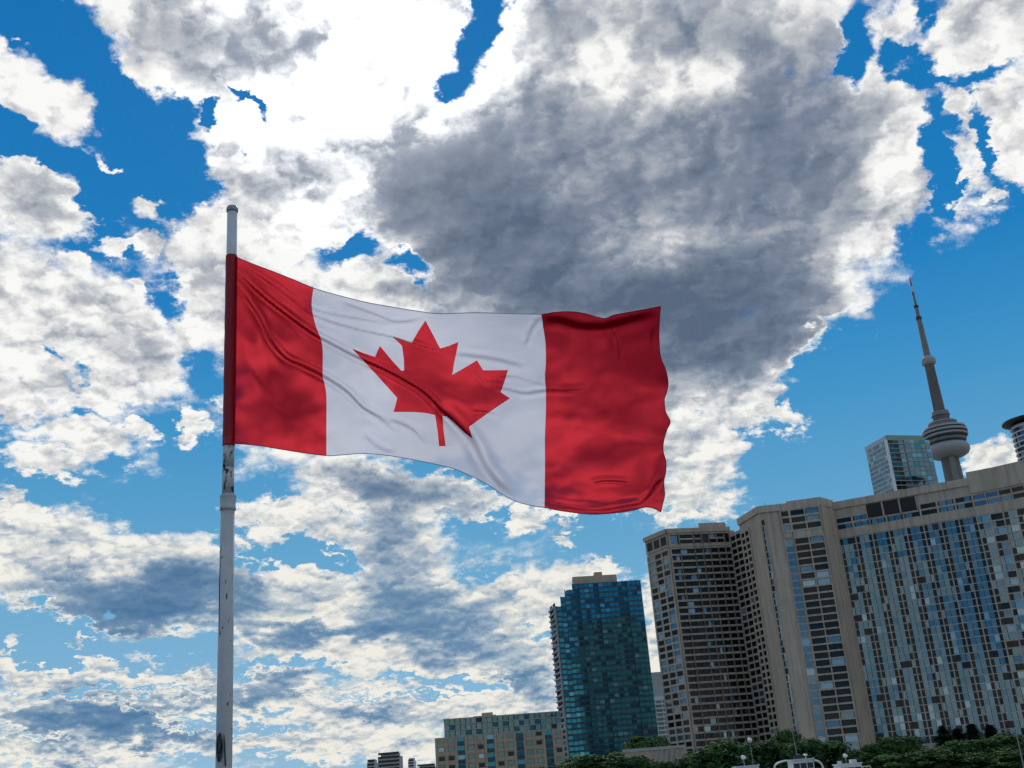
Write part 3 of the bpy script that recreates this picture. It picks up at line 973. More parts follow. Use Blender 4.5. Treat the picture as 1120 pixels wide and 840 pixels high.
u0 = F1.L * 0.07
q0, q1 = F1.p(u0, 0, -1.5), F1.p(F1.L, 0, -1.5)
up.prism([(q0[0], q0[1]), (q1[0], q1[1]), (q1[0], q1[1] + 24), (q0[0] + 2, q0[1] + 24)], zs + 0.01, zt, M['grey_conc'])
fh = (zt - zs) / 3
nb2 = 22
bw2 = (F1.L - u0) / nb2
for i in range(nb2):
    rec = -1.5 if i in (0, 8, 14, 15, 19) else -0.6
    for k in range(3):
        zz = zs + k * fh
        F1.box(up, u0 + i * bw2 + 0.05, u0 + (i + 1) * bw2 - 0.05, zz + 0.02, zz + 0.45, -2.0, rec + 0.1, M['grey_conc'])
        panes.append(F1.pane(u0 + i * bw2 + 0.2, u0 + (i + 1) * bw2 - 0.2, zz + 0.5, zz + fh - 0.1, rec + 0.0, pick(rng, (('green_glass', 6), ('teal_dark', 1.2), ('glass_mid', 0.8), ('glass_dark', 0.8))), rng))
F1.box(up, u0 - 0.2, F1.L, zt - 0.1, zt + 0.35, -4, -0.3, M['grey_conc'])
up.build('upper_storeys', root)
for (xa, xb, yy, dd) in ((518, 542.5, 782.5, 0), (527, 539, 779, 2), (572, 584.5, 784.3, 0), (594.5, 607, 782.3, 0)):
    rr = MB()
    A, B = at(xa, 787, YL + 8), at(xb, 787, YL + 8)
    zz = at((xa + xb) / 2, yy, YL + 8).z
    rr.prism([(A.x, YL + 8 + dd), (B.x, YL + 8 + dd), (B.x, YL + 15 - dd), (A.x, YL + 15 - dd)], zt + 0.01, zz, M['stone'] if yy < 783 else M['grey_conc'])
    rr.build('roof_house', root)
finish_panes(panes, root)

# ---- pale tower between the teal and the brown one ----------------------------
rng = random.Random(8)
root = empty('pale_tower', (88, 820, GROUND_Z), 'pale grey tower glimpsed between the teal tower and the brown balcony tower', 'building')
wall, panes = MB(), []
A, B = at(708, 738, 820), at(735, 738, 820)
zt = at(716, 735, 820).z
zm = at(716, 762, 820).z
F1 = Facade((A.x - 2, 820), (B.x + 6, 820))
wall.prism([(A.x - 2, 820), (B.x + 6, 820), (B.x + 6, 842), (A.x - 2, 842)], GROUND_Z, zm, M['white_dull'])
wall.prism([(A.x + 1, 822), (B.x + 6, 822), (B.x + 6, 840), (A.x + 1, 840)], zm - 0.5, zt, M['grey_conc'])
nfl = int((zm - 6) / 3)
for k in range(nfl):
    zz = 5 + k * 3
    F1.box(wall, 0, F1.L, zz, zz + 0.9, -0.1, 0.8, M['white_dull'])
    for i in range(5):
        w = F1.L / 5
        panes.append(F1.pane(i * w + 0.4, (i + 1) * w - 0.4, zz + 1.0, zz + 2.9, 0.1, pick(rng, (('glass_blue', 3), ('glass_mid', 2))), rng))
wall.build('wall', root)
finish_panes(panes, root)

# ---- glass tower behind the slab ------------------------------------------------
rng = random.Random(13)
YG = 760.0
root = empty('corner_tower', (265, 775, GROUND_Z), 'slim glass tower with a white gridded side rising behind the beige slab', 'building')
wall, panes = MB(), []
g0 = (sight(950, 510).x * 1.0 * (YG + 26) , YG + 26)
g1 = (sight(976, 510).x * YG, YG)
g2 = (sight(1024, 520).x * (YG + 10), YG + 10)
HG = at(976, 480.5, YG).z
wall.prism([g0, g1, g2, (g2[0] + 6, YG + 40), (g0[0] + 8, YG + 48)], GROUND_Z, HG - 0.5, M['pale_blue_panel'])
F1, F2 = Facade(g0, g1), Facade(g1, g2)
nfl = 26
zb = HG - nfl * 3.4
for k in range(nfl):
    zz = zb + k * 3.4
    for i in range(7):
        w = (F1.L - 3) / 7
        panes.append(F1.pane(i * w + 0.45, (i + 1) * w - 0.35, zz + 0.9, zz + 3.0, 0.1, pick(rng, (('glass_mid', 3), ('glass_blue', 3), ('glass_curtain', 0.8))), rng))
    for i in range(8):
        w = F2.L / 8
        d_ = 0.9 if i >= 3 else 0.1
        tab = (('glass_dark', 3), ('teal_dark', 2)) if i in (0, 1) else (('teal_light', 1.5), ('glass_blue', 5), ('teal', 0.6), ('glass_mid', 2))
        panes.append(F2.pane(i * w + 0.15, (i + 1) * w - 0.15, zz + 0.55, zz + 3.3, d_, pick(rng, tab), rng))
    F2.box(wall, 0, F2.L, zz, zz + 0.5, -0.1, 0.75, M['grey_conc'])
F1.box(wall, F1.L - 2.6, F1.L + 0.2, zb, HG + 0.2, -0.1, 0.7, M['white'])
wall.build('wall', root)
cp = MB()
F1.box(cp, 0, F1.L, HG - 0.4, HG + 3.0, -2, 0.4, M['pale_blue_panel'])
F2.box(cp, 0, F2.L * 0.88, HG - 0.41, HG + 3.4, -6, 0.3, M['green_glass'])
cp.build('parapet', root)
finish_panes(panes, root)

# ---- round tower at the right edge --------------------------------------------------
rng = random.Random(14)
YR = 700.0
cx = sight(1106, 470).x * YR + 16
root = empty('round_tower', (cx, YR + 4, GROUND_Z), 'round grey tower with an overhanging flat disc roof at the picture edge', 'building')
HR = at(1110, 460, YR).z
wall, panes = MB(), []
wall.lathe((cx, YR + 4), [(13.0, GROUND_Z), (13.0, HR - 3)], M['grey_conc'], 40)
for k in range(26):
    zz = HR - 5 - k * 3.4
    wall.lathe((cx, YR + 4), [(13.7, zz), (13.7, zz + 0.9)], M['white_dull'], 40)
    for i in range(20):
        a = math.pi + 0.05 + i * (math.pi - 0.1) / 20
        b_ = a + (math.pi - 0.1) / 20 - 0.02
        F_ = Facade((cx + 13.1 * math.cos(a), YR + 4 + 13.1 * math.sin(a)), (cx + 13.1 * math.cos(b_), YR + 4 + 13.1 * math.sin(b_)))
        panes.append(F_.pane(0.05, F_.L - 0.05, zz - 2.4, zz - 0.1, 0.1, pick(rng, (('glass_blue', 3), ('glass_mid', 2), ('glass_dark', 2))), rng))
wall.build('wall', root)
rf = MB()
rf.lathe((cx, YR + 4), [(15.5, HR - 1.2), (18.0, HR - 0.4), (18.0, HR + 0.4), (14, HR + 1.2)], M['dark_metal'], 40)
rf.build('roof', root)
finish_panes(panes, root)

# ---- the broadcast tower -----------------------------------------------------------------
tx, ty = 0.4022 * 1220, 1220.0
root = empty('broadcast_tower', (tx, ty, GROUND_Z), 'tall grey concrete tower with a round pod and a needle antenna', 'tower')
b = MB()
prof = [(30, GROUND_Z), (18, 60), (14, 140), (11.5, 230), (10.2, 300), (9.6, 331)]
b.lathe((tx, ty), [(r * 0.72, z) for r, z in prof], M['cn_conc'], 18)
for k in range(3):
    a = math.radians(20 + 120 * k)
    for (r0, z0), (r1, z1) in zip(prof[:-1], prof[1:]):
        ux, uy = math.cos(a), math.sin(a)
        w0, w1 = 3.2, 3.0
        vs = []
        for r_, z_, w_ in ((r0, z0, w0), (r1, z1, w1)):
            for s_, q in ((-1, 0.0), (1, 0.0), (1, r_), (-1, r_)):
                vs.append((tx + ux * q - uy * s_ * w_, ty + uy * q + ux * s_ * w_, z_))
        b.hexa(vs, M['cn_light'])
b.build('shaft', root)
b = MB()
b.lathe((tx, ty), [(9.5, 329), (17, 330), (21.5, 332.5), (23.5, 336), (23.6, 339), (22.3, 342.5), (20, 344)], M['radome'], 40)
b.build('radome', root, True)
b = MB()
for z0, z1, r0, r1, m_ in ((344.01, 346.5, 19.5, 19.5, 'dark_metal'), (346.51, 349.2, 21.5, 22.5, 'cn_light'), (349.21, 352.4, 22, 22.5, 'glass_dark'),
                           (352.41, 354.6, 24.6, 25.0, 'grey_conc'), (354.61, 356.9, 23.0, 23.2, 'glass_dark'), (356.91, 359.6, 25.0, 25.2, 'grey_conc'),
                           (359.61, 361.5, 23.2, 23.2, 'glass_dark'), (361.51, 363.8, 24.0, 23.4, 'grey_conc'), (363.81, 369.5, 15.5, 15.0, 'cn_light'),
                           (369.51, 371, 16, 16, 'grey_conc'), (371.01, 379, 9.6, 9.2, 'cn_conc'), (379.01, 384, 10.4, 9.6, 'cn_light')):
    b.lathe((tx, ty), [(r0, z0), (r1, z1)], M[m_], 40)
b.build('pod', root)
b = MB()
b.lathe((tx, ty), [(6.9, 383.9), (5.6, 444)], M['cn_conc'], 6)
b.build('upper_shaft', root)
b = MB()
b.lathe((tx, ty), [(6.2, 442.5), (8.0, 444.5), (8.3, 448), (7.6, 450.5), (5.4, 453)], M['grey_conc'], 28)
b.build('sky_pod', root)
b = MB()
b.lathe((tx, ty), [(4.0, 452.9), (3.6, 470), (2.9, 501)], M['cn_light'], 16)
b.lathe((tx, ty), [(3.5, 501.01), (3.5, 504.5)], M['dark_metal'], 16)
b.lathe((tx, ty), [(2.3, 504.51), (2.0, 517)], M['cn_light'], 12)
b.lathe((tx, ty), [(2.9, 517.01), (2.9, 519.5)], M['dark_metal'], 12)
b.lathe((tx, ty), [(1.5, 519.51), (1.3, 533)], M['cn_light'], 12)
b.lathe((tx, ty), [(1.5, 533.01), (1.3, 537.5)], M['red_paint'], 12)
b.lathe((tx, ty), [(1.1, 537.51), (0.9, 546)], M['white_dull'], 12)
b.lathe((tx, ty), [(1.2, 546.01), (0.4, 557)], M['red_paint'], 12)
b.build('antenna', root)

# ---- far low skyline at the left --------------------------------------------------------
for (xa, xb, yt, Y, mat, lab) in ((401.5, 410, 830.5, 1150, 'grey_conc', 'small grey block at the left end of the far skyline'),
                                  (413.5, 437.5, 823.5, 1100, 'recess', 'dark boxy far building left of the buff stone block'),
                                  (446.5, 453, 829, 1500, 'white_dull', 'pale slender far tower between dark block and stone block'),
                                  (456, 476, 836, 1400, 'grey_conc', 'lowest far block, tucked against the stone block')):
    A, B = at(xa, 840, Y), at(xb, 840, Y)
    zt = at((xa + xb) / 2, yt, Y).z
    root = empty('far_building', ((A.x + B.x) / 2, Y, GROUND_Z), lab, 'building', 'far low buildings on the skyline')
    b = MB()
    mm = M['grey_conc'] if mat != 'white_dull' else M['white_dull']
    b.prism([(A.x, Y), (B.x, Y), (B.x, Y + 25), (A.x, Y + 25)], GROUND_Z, zt - 3, mm)
    F_ = Facade((A.x, Y), (B.x, Y))
    for k in range(int(zt / 3.5)):
        F_.box(b, 0.5, F_.L - 0.5, 3 + k * 3.5, 5 + k * 3.5, -0.1, 0.2, M['glass_dark'])
    b.build('wall', root)
    b = MB()
    b.prism([(A.x + F_.L * 0.12, Y + 3), (B.x - F_.L * 0.08, Y + 3), (B.x - F_.L * 0.08, Y + 20), (A.x + F_.L * 0.12, Y + 20)], zt - 3, zt, mm)
    b.build('roof_house', root)

# ---- terrace with a parapet at the foot of the towers -----------------------------------
root = empty('terrace', (68, 400, GROUND_Z), 'pale concrete terrace with a railing under the brown balcony tower', 'terrace')
A, B = at(682, 822, 400), at(742, 815, 400)
zt = at(712, 817.5, 400).z
b = MB()
b.prism([(A.x, 400), (B.x + 2, 400), (B.x + 2, 440), (A.x, 440)], GROUND_Z, zt - 1.0, M['stone'])
b.build('wall', root)
b = MB()
b.prism([(A.x - 0.3, 399.6), (B.x + 2.3, 399.6), (B.x + 2.3, 400.4), (A.x - 0.3, 400.4)], zt - 0.99, zt, M['grey_conc'])
b.build('parapet', root)
b = MB()
for k in range(6):
    x0 = A.x + 8 + k * 1.8
    b.hexa([(x0, 399.3, GROUND_Z + 2), (x0 + .5, 399.3, GROUND_Z + 2), (x0 + .5, 399.58, GROUND_Z + 2), (x0, 399.58, GROUND_Z + 2),
            (x0 + 3, 399.3, zt - 1.4), (x0 + 3.5, 399.3, zt - 1.4), (x0 + 3.5, 399.58, zt - 1.4), (x0 + 3, 399.58, zt - 1.4)], M['grey_conc'])
b.build('brace', root)

# ================================================================== flagpole
PY = 8.5
pole_xy = at(249, 560, PY)
px_, py_ = pole_xy.x, PY
painted = material('weathered_white_paint', (0.42, 0.43, 0.43), 0.55, var=0.10, scale=9)
# bare dark patches where the paint has come off
t = painted.node_tree
n2 = t.nodes.new('ShaderNodeTexNoise')
n2.inputs['Scale'].default_value = 26
n2.inputs['Detail'].default_value = 4
tc = t.nodes.new('ShaderNodeTexCoord')
mp = t.nodes.new('ShaderNodeMapping')
mp.inputs['Scale'].default_value = (1, 1, 0.45)
t.links.new(tc.outputs['Object'], mp.inputs[0])
t.links.new(mp.outputs[0], n2.inputs['Vector'])
rr_ = t.nodes.new('ShaderNodeValToRGB')
rr_.color_ramp.elements[0].position = 0.655
rr_.color_ramp.elements[1].position = 0.665
t.links.new(n2.outputs[0], rr_.inputs[0])
mx = t.nodes.new('ShaderNodeMix')
mx.data_type = 'RGBA'
p_ = t.nodes['Principled BSDF']
src = p_.inputs['Base Color'].links[0].from_socket
t.links.new(rr_.outputs[0], mx.inputs[0])
t.links.new(src, mx.inputs[6])
mx.inputs[7].default_value = (0.035, 0.032, 0.03, 1)
t.links.new(mx.outputs[2], p_.inputs['Base Color'])
chipped = painted.copy()
chipped.name = 'badly_chipped_white_paint'
for n_ in chipped.node_tree.nodes:
    if n_.type == 'VALTORGB' and abs(n_.color_ramp.elements[0].position - 0.655) < 1e-4:
        n_.color_ramp.elements[0].position = 0.555
        n_.color_ramp.elements[1].position = 0.565
pale = material('pale_grey_paint', (0.50, 0.53, 0.54), 0.5, var=0.06, scale=6)

pole = empty('flagpole', (px_, py_, 1.0), 'weathered white steel flagpole with chipped paint carrying the red and white flag', 'flagpole')
z_top, z_col0, z_col1 = at(254.5, 226, PY).z, at(249, 558, PY).z, at(249.5, 541, PY).z
z_rope = at(247, 800, PY).z
b = MB()
b.lathe((px_, py_), [(0.0445, z_col1 - 0.02), (0.044, z_top - 0.055)], pale, 28)
b.build('upper_tube', pole, True)
b = MB()
b.lathe((px_, py_), [(0.049, z_top - 0.056), (0.051, z_top - 0.045), (0.051, z_top - 0.02), (0.044, z_top - 0.004), (0.02, z_top)], M['grey_metal'], 28)
b.build('cap', pole, True)
b = MB()
b.lathe((px_, py_), [(0.0455, z_col1 + 0.22), (0.0458, z_col1 + 0.42)], chipped, 28)
b.lathe((px_, py_), [(0.0465, z_col1 - 0.01), (0.0465, z_col1 + 0.22)], chipped, 28)
b.build('chipped_band', pole, True)
b = MB()
b.lathe((px_, py_), [(0.056, z_col0 - 0.006), (0.0635, z_col0), (0.0635, z_col0 + 0.02), (0.0605, z_col0 + 0.025), (0.0605, z_col1 - 0.03), (0.0635, z_col1 - 0.022), (0.0635, z_col1 - 0.006), (0.05, z_col1)], painted, 32)
b.build('collar', pole, True)
b = MB()
b.lathe((px_, py_), [(0.064, 1.0), (0.060, z_rope), (0.0545, z_col0)], painted, 32)
b.build('lower_tube', pole, True)
b = MB()
ring = [(at(x, y, PY - 0.052).x, PY - 0.03 - 0.03 * k / 6, at(x, y, PY).z) for k, (x, y) in enumerate(((242.5, 560), (239.6, 640), (240.0, 690), (241.2, 740), (243.0, 780), (245.5, 812), (247, 838)))]
b.tube(curve(ring, 0.05), 0.0055, M['dark_metal'], 8)
b.build('halyard', pole, True)
cz = at(245, 818, PY).z
b = MB()
b.box((px_ - 0.01, py_ - 0.066, cz), (0.03, 0.02, 0.10), M['dark_metal'])
b.tube([(px_ - 0.012, py_ - 0.085, cz - 0.10), (px_ - 0.01, py_ - 0.095, cz), (px_ - 0.008, py_ - 0.085, cz + 0.10)], 0.010, M['dark_metal'], 10)
coil = []
for k in range(90):
    a = k * 0.55
    coil.append((px_ - 0.01 + 0.020 * math.sin(a), py_ - 0.09 - 0.010 * math.cos(a * 2), cz + 0.095 * math.cos(a) * (0.8 + 0.2 * math.sin(k * 0.9))))
b.tube(coil, 0.0065, M['dark_metal'], 6)
b.build('cleat', pole, True)

# ================================================================== flag
TOP = [(257, 280.5), (275, 288), (300, 297.5), (320, 305.5), (343, 315), (370, 323), (400, 330.5), (430, 336), (455, 340), (480, 343),
       (520, 342), (560, 343), (592, 343.5), (607, 341.5), (625, 341), (640, 343), (652, 346.5), (662, 348.3), (670, 345), (685, 342), (705, 338.5), (722.5, 335)]
FLY = [(722.5, 335), (721.5, 350), (720.8, 370), (722.5, 390), (728, 404), (730.8, 418), (729.5, 428), (726.7, 437), (728, 450), (733, 461), (729.5, 470),
       (726, 482), (725.3, 493), (728.3, 505), (728, 517), (726, 527), (727, 541), (724.5, 552), (722.7, 560)]
BOT = [(722.7, 560), (715, 556), (706, 554.6), (693, 558), (673, 561), (647, 562.5), (623, 560), (607, 557.5), (595.5, 555), (577, 552), (557, 545),
       (530, 528), (500, 514), (480, 508.5), (463, 505), (427, 498.5), (397, 496), (375, 497.5), (357, 498.3), (330, 495), (305, 491), (280, 487), (254.5, 485)]
HOIST = [(254.5, 485), (255.2, 430), (256, 380), (256.6, 330), (257, 280.5)]
DIV_L = [(343, 315), (341, 328), (341.5, 340), (345.5, 357), (351, 371), (353, 385), (353, 411), (355.5, 422), (357, 435), (357, 465), (357, 498.3)]
DIV_R = [(592, 343.5), (594, 357), (596.5, 375), (597, 395), (596, 412), (597, 428), (597, 450), (596, 477), (596, 515), (595.5, 555)]
lf = [(478, 85), (510, 145), (545, 212), (585, 200), (628, 183), (618, 235), (608, 280), (600, 332), (655, 300), (712, 266), (726, 288), (740, 311), (795, 311),
      (853, 310), (838, 360), (820, 410), (840, 424), (862, 438), (770, 500), (676, 568), (684, 594), (693, 623), (655, 594), (605, 545), (575, 520), (556, 519),
      (560, 575), (570, 655), (540, 656), (533, 585), (522, 514), (480, 505), (430, 501), (333, 500), (343, 468), (350, 436), (250, 325), (145, 212),
      (195, 232), (250, 250), (260, 225), (272, 200), (325, 265), (370, 314), (382, 312), (380, 260), (372, 200), (352, 180), (329, 158), (370, 172), (415, 188), (445, 135)]
LEAF = [Vector((350 + x / 4.148, 330 + y / 4.148)) for x, y in lf]

# folds: line, half width of the crease (px), depth of the crease (m), side
FOLDS = [
    ([(259, 311), (283, 346), (296, 372), (312, 391), (331, 400), (353, 411), (379, 428), (397, 446), (417, 458), (434, 474)], 3.4, 0.038),
    ([(258, 296), (285, 322), (310, 342), (342, 365), (366, 378), (391, 391), (422, 405), (446, 418), (466, 431), (485, 451), (504, 470), (516, 480)], 3.3, 0.044),
    ([(480, 443), (500, 462), (517, 482), (530, 508), (545, 528), (567, 547)], 6.0, 0.048),
    ([(275, 296), (310, 322), (344, 345), (386, 359), (430, 369), (451, 375), (470, 381), (499, 387)], 2.2, 0.018),
    ([(499, 387), (543, 393), (575, 402)], 3.5, 0.012),
    ([(260, 287), (300, 311), (342, 338), (400, 350), (440, 357)], 2.2, 0.014),
    ([(374, 331), (405, 342), (434, 352), (465, 348)], 3.0, 0.014),
    ([(425, 458), (445, 466), (456, 474), (466, 488)], 3.0, 0.014),
    ([(535, 420), (555, 426), (575, 430), (597, 427), (622, 427), (645, 424)], 2.6, 0.017),
    ([(540, 414), (562, 412), (594, 421), (610, 419)], 2.2, 0.008),
    ([(594, 349), (612, 350), (635, 356), (662, 356), (690, 349), (722, 341)], 5.5, 0.062),
    ([(647, 528), (667, 526), (690, 528)], 2.6, 0.014),
    ([(703, 548), (711, 541), (717, 530), (726, 521)], 3.0, 0.018),
    ([(575, 377), (581, 360), (591, 347)], 3.0, 0.010),
    ([(677, 398), (675, 372), (662, 349)], 4.5, 0.016),
    ([(712, 405), (711, 380), (716, 350)], 4.0, 0.010),
    ([(398, 475), (412, 488), (432, 497)], 4.0, 0.014),
    ([(516, 449), (530, 450), (545, 454)], 2.4, 0.008),
    ([(520, 405), (528, 418), (536, 426)], 2.0, 0.008),
    ([(597, 551), (625, 556), (655, 558), (690, 553), (715, 548)], 4.0, 0.016),
    ([(260, 330), (275, 370), (290, 420), (320, 460)], 9.0, 0.02),
]
fold_lines = []
for pts, w, a in FOLDS:
    ln = curve(pts, 4.0)
    s, acc = [0.0], 0.0
    for p, q in zip(ln[:-1], ln[1:]):
        acc += (q - p).length
        s.append(acc)
    fold_lines.append((ln, s, acc, w * (0.82 if a < 0.045 else 1.0), a))


def depth(x, y):
    u = (x - 257) / 468.0
    d = -0.62 * u - 0.05 * math.sin(u * 6.0 + 0.012 * (y - 300)) + 0.035 * math.sin(u * 13 + (y - 330) * 0.016)
    d += 0.012 * math.sin(0.045 * x + 0.03 * y) + 0.008 * math.sin(0.08 * y - 0.02 * x) * min(1, u * 3)
    v = (y - 335) / 220.0
    if u > 0.85:      # ripples of the fly edge
        e = (u - 0.85) / 0.15
        d += e * e * 0.035 * math.sin(v * 24 + 0.8)
    for ln, s, total, w, a in fold_lines:
        best = None
        for i in range(len(ln) - 1):
            p, q = ln[i], ln[i + 1]
            e = q - p
            L2 = e.length_squared
            tt = max(0.0, min(1.0, ((x - p.x) * e.x + (y - p.y) * e.y) / L2))
            dx_, dy_ = x - p.x - e.x * tt, y - p.y - e.y * tt
            r2 = dx_ * dx_ + dy_ * dy_
            if best is None or r2 < best[0]:
                side = 1.0 if e.x * (y - p.y) - e.y * (x - p.x) > 0 else -1.0
                best = (r2, side, s[i] + tt * math.sqrt(L2))
        r = math.sqrt(best[0])
        if r > 6 * w:
            continue
        n = best[1] * r / w
        f = best[2] / total
        fade = min(1.0, f / 0.12 + 0.15, (1 - f) / 0.18)
        d -= (1.7 if a > 0.025 else 2.0) * a * fade * n * math.exp(-0.5 * n * n)
    return d


def flag_point(x, y):
    return at(x, y, PY - 0.045 + depth(x, y))


verts2, edges2, index = [], [], {}


def vid(p):
    k = (round(p[0], 2), round(p[1], 2))
    if k not in index:
        index[k] = len(verts2)
        verts2.append(Vector(k))
    return index[k]


def chain(pts, closed=False):
    ids = [vid(p) for p in pts]
    if closed:
        ids.append(ids[0])
    for i, j in zip(ids[:-1], ids[1:]):
        if i != j:
            edges2.append((i, j))


top_c, fly_c, bot_c, hoist_c = curve(TOP, 2.5), curve(FLY, 2.0), curve(BOT, 2.5), curve(HOIST, 3)
div_l, div_r = curve(DIV_L, 2.5), curve(DIV_R, 2.5)
for c in (top_c, fly_c, bot_c, hoist_c, div_l, div_r):
    chain(c)
leaf_c = []
for p, q in zip(LEAF, LEAF[1:] + LEAF[:1]):
    k = max(1, int((q - p).length / 2.5))
    leaf_c += [p + (q - p) * (i / k) for i in range(k)]
chain(leaf_c, True)
outline = top_c[:-1] + fly_c[:-1] + bot_c[:-1] + hoist_c[:-1]


def inside(p, poly):
    r, n = False, len(poly)
    j = n - 1
    for i in range(n):
        a, c = poly[i], poly[j]
        if (a[1] > p[1]) != (c[1] > p[1]) and p[0] < (c[0] - a[0]) * (p[1] - a[1]) / (c[1] - a[1]) + a[0]:
            r = not r
        j = i
    return r


rg = random.Random(1)
y = 282.0
row = 0
while y < 562:
    x = 259.0 + (row % 2) * 1.15
    while x < 732:
        q = (x + rg.uniform(-.3, .3), y + rg.uniform(-.3, .3))
        if inside(q, outline):
            vid(q)
        x += 2.3
    y += 2.0
    row += 1
cv, ce, cf, _, _, _ = delaunay_2d_cdt(verts2, edges2, [], 1, 1e-4)


def div_x(line, yy):
    for p, q in zip(line[:-1], line[1:]):
        if p.y <= yy <= q.y:
            return p.x + (q.x - p.x) * (yy - p.y) / max(1e-6, q.y - p.y)
    return line[0].x if yy < line[0].y else line[-1].x


def cloth_material(name, color, through, w_diff, w_trans, w_through):
    m = bpy.data.materials.new(name)
    m.use_nodes = True
    t = m.node_tree
    t.nodes.clear()
    d = t.nodes.new('ShaderNodeBsdfDiffuse')
    r = t.nodes.new('ShaderNodeBsdfTranslucent')
    f = t.nodes.new('ShaderNodeBsdfRefraction')
    d.inputs[0].default_value = (*[c * w_diff for c in color], 1)
    r.inputs[0].default_value = (*[c * w_trans for c in color], 1)
    f.inputs[0].default_value = (*[c * w_through for c in through], 1)
    f.inputs['Roughness'].default_value = 0.34
    f.inputs['IOR'].default_value = 1.02
    # light comes straight through the weave least where the cloth is seen on a slant
    lw = t.nodes.new('ShaderNodeLayerWeight')
    lw.inputs['Blend'].default_value = 0.5
    th = t.nodes.new('ShaderNodeValToRGB')
    th.color_ramp.elements[0].position = 0.18
    th.color_ramp.elements[0].color = f.inputs[0].default_value[:]
    th.color_ramp.elements[1].position = 0.62
    th.color_ramp.elements[1].color = (0.02, 0.0, 0.0, 1)
    t.links.new(lw.outputs['Facing'], th.inputs[0])
    t.links.new(th.outputs[0], f.inputs[0])
    a1 = t.nodes.new('ShaderNodeAddShader')
    a2 = t.nodes.new('ShaderNodeAddShader')
    # fine weave
    tc_ = t.nodes.new('ShaderNodeTexCoord')
    nz = t.nodes.new('ShaderNodeTexNoise')
    nz.inputs['Scale'].default_value = 55
    nz.inputs['Detail'].default_value = 5
    bp = t.nodes.new('ShaderNodeBump')
    bp.inputs['Strength'].default_value = 0.12
    bp.inputs['Distance'].default_value = 0.01
    t.links.new(tc_.outputs['Object'], nz.inputs['Vector'])
    t.links.new(nz.outputs[0], bp.inputs['Height'])
    for s_ in (d, r):
        t.links.new(bp.outputs[0], s_.inputs['Normal'])
    o = t.nodes.new('ShaderNodeOutputMaterial')
    t.links.new(d.outputs[0], a1.inputs[0])
    t.links.new(r.outputs[0], a1.inputs[1])
    t.links.new(a1.outputs[0], a2.inputs[0])
    t.links.new(f.outputs[0], a2.inputs[1])
    t.links.new(a2.outputs[0], o.inputs[0])
    return m


red = cloth_material('red_nylon', (0.60, 0.003, 0.018), (0.45, 0.030, 0.044), 0.13, 0.15, 1.0)
white = cloth_material('white_nylon', (0.78, 0.785, 0.89), (0.15, 0.153, 0.168), 0.34, 0.40, 1.0)
red_thick = material('red_webbing', (0.30, 0.004, 0.012), 0.7)
white_thick = material('white_webbing', (0.42, 0.42, 0.47), 0.7)

flag_root = empty('flag', flag_point(257, 282), 'red and white maple leaf flag flying from the white pole', 'flag')
me = bpy.data.meshes.new('cloth')
off = flag_root.location
me.from_pydata([tuple(flag_point(p.x, p.y) - off) for p in cv], [], [tuple(f) for f in cf])
me.materials.append(red)
me.materials.append(white)
idx = []
for f in cf:
    c = Vector((sum(cv[i].x for i in f) / len(f), sum(cv[i].y for i in f) / len(f)))
    is_red = c.x < div_x(div_l, c.y) or c.x > div_x(div_r, c.y) or inside(c, leaf_c)
    idx.append(0 if is_red else 1)
me.polygons.foreach_set('material_index', idx)
me.polygons.foreach_set('use_smooth', [True] * len(cf))
me.update()
cloth = bpy.data.objects.new('cloth', me)
COL.objects.link(cloth)
cloth.parent = flag_root

hem = MB()
for line in (top_c, bot_c, fly_c):
    seg, cur = [], None
    for p in line:
        isr = p.x < 343.5 if line is top_c else (p.x < 357.5 if line is bot_c else True)
        isr = isr or p.x > 592
        if cur is not None and isr != cur:
            hem.tube(seg + [flag_point(p.x, p.y)], 0.0032, red_thick if cur else white_thick, 6)
            seg = []
        cur = isr
        seg.append(flag_point(p.x, p.y))
    if len(seg) > 1:
        hem.tube(seg, 0.0032, red_thick if cur else white_thick, 6)
hem.build('hem', flag_root, True)
sl = MB()
zs0, zs1 = at(249, 488, PY).z, at(253, 280, PY).z
sl.lathe((px_, py_), [(0.049, zs0), (0.0505, zs0 + 0.02)] + [(0.0495 + 0.0012 * math.sin(k * 1.7), zs0 + 0.02 + (zs1 - zs0 - 0.04) * k / 24) for k in range(25)] + [(0.0505, zs1 - 0.01), (0.049, zs1)], red_thick, 24)
sl.build('hoist_sleeve', flag_root, True)

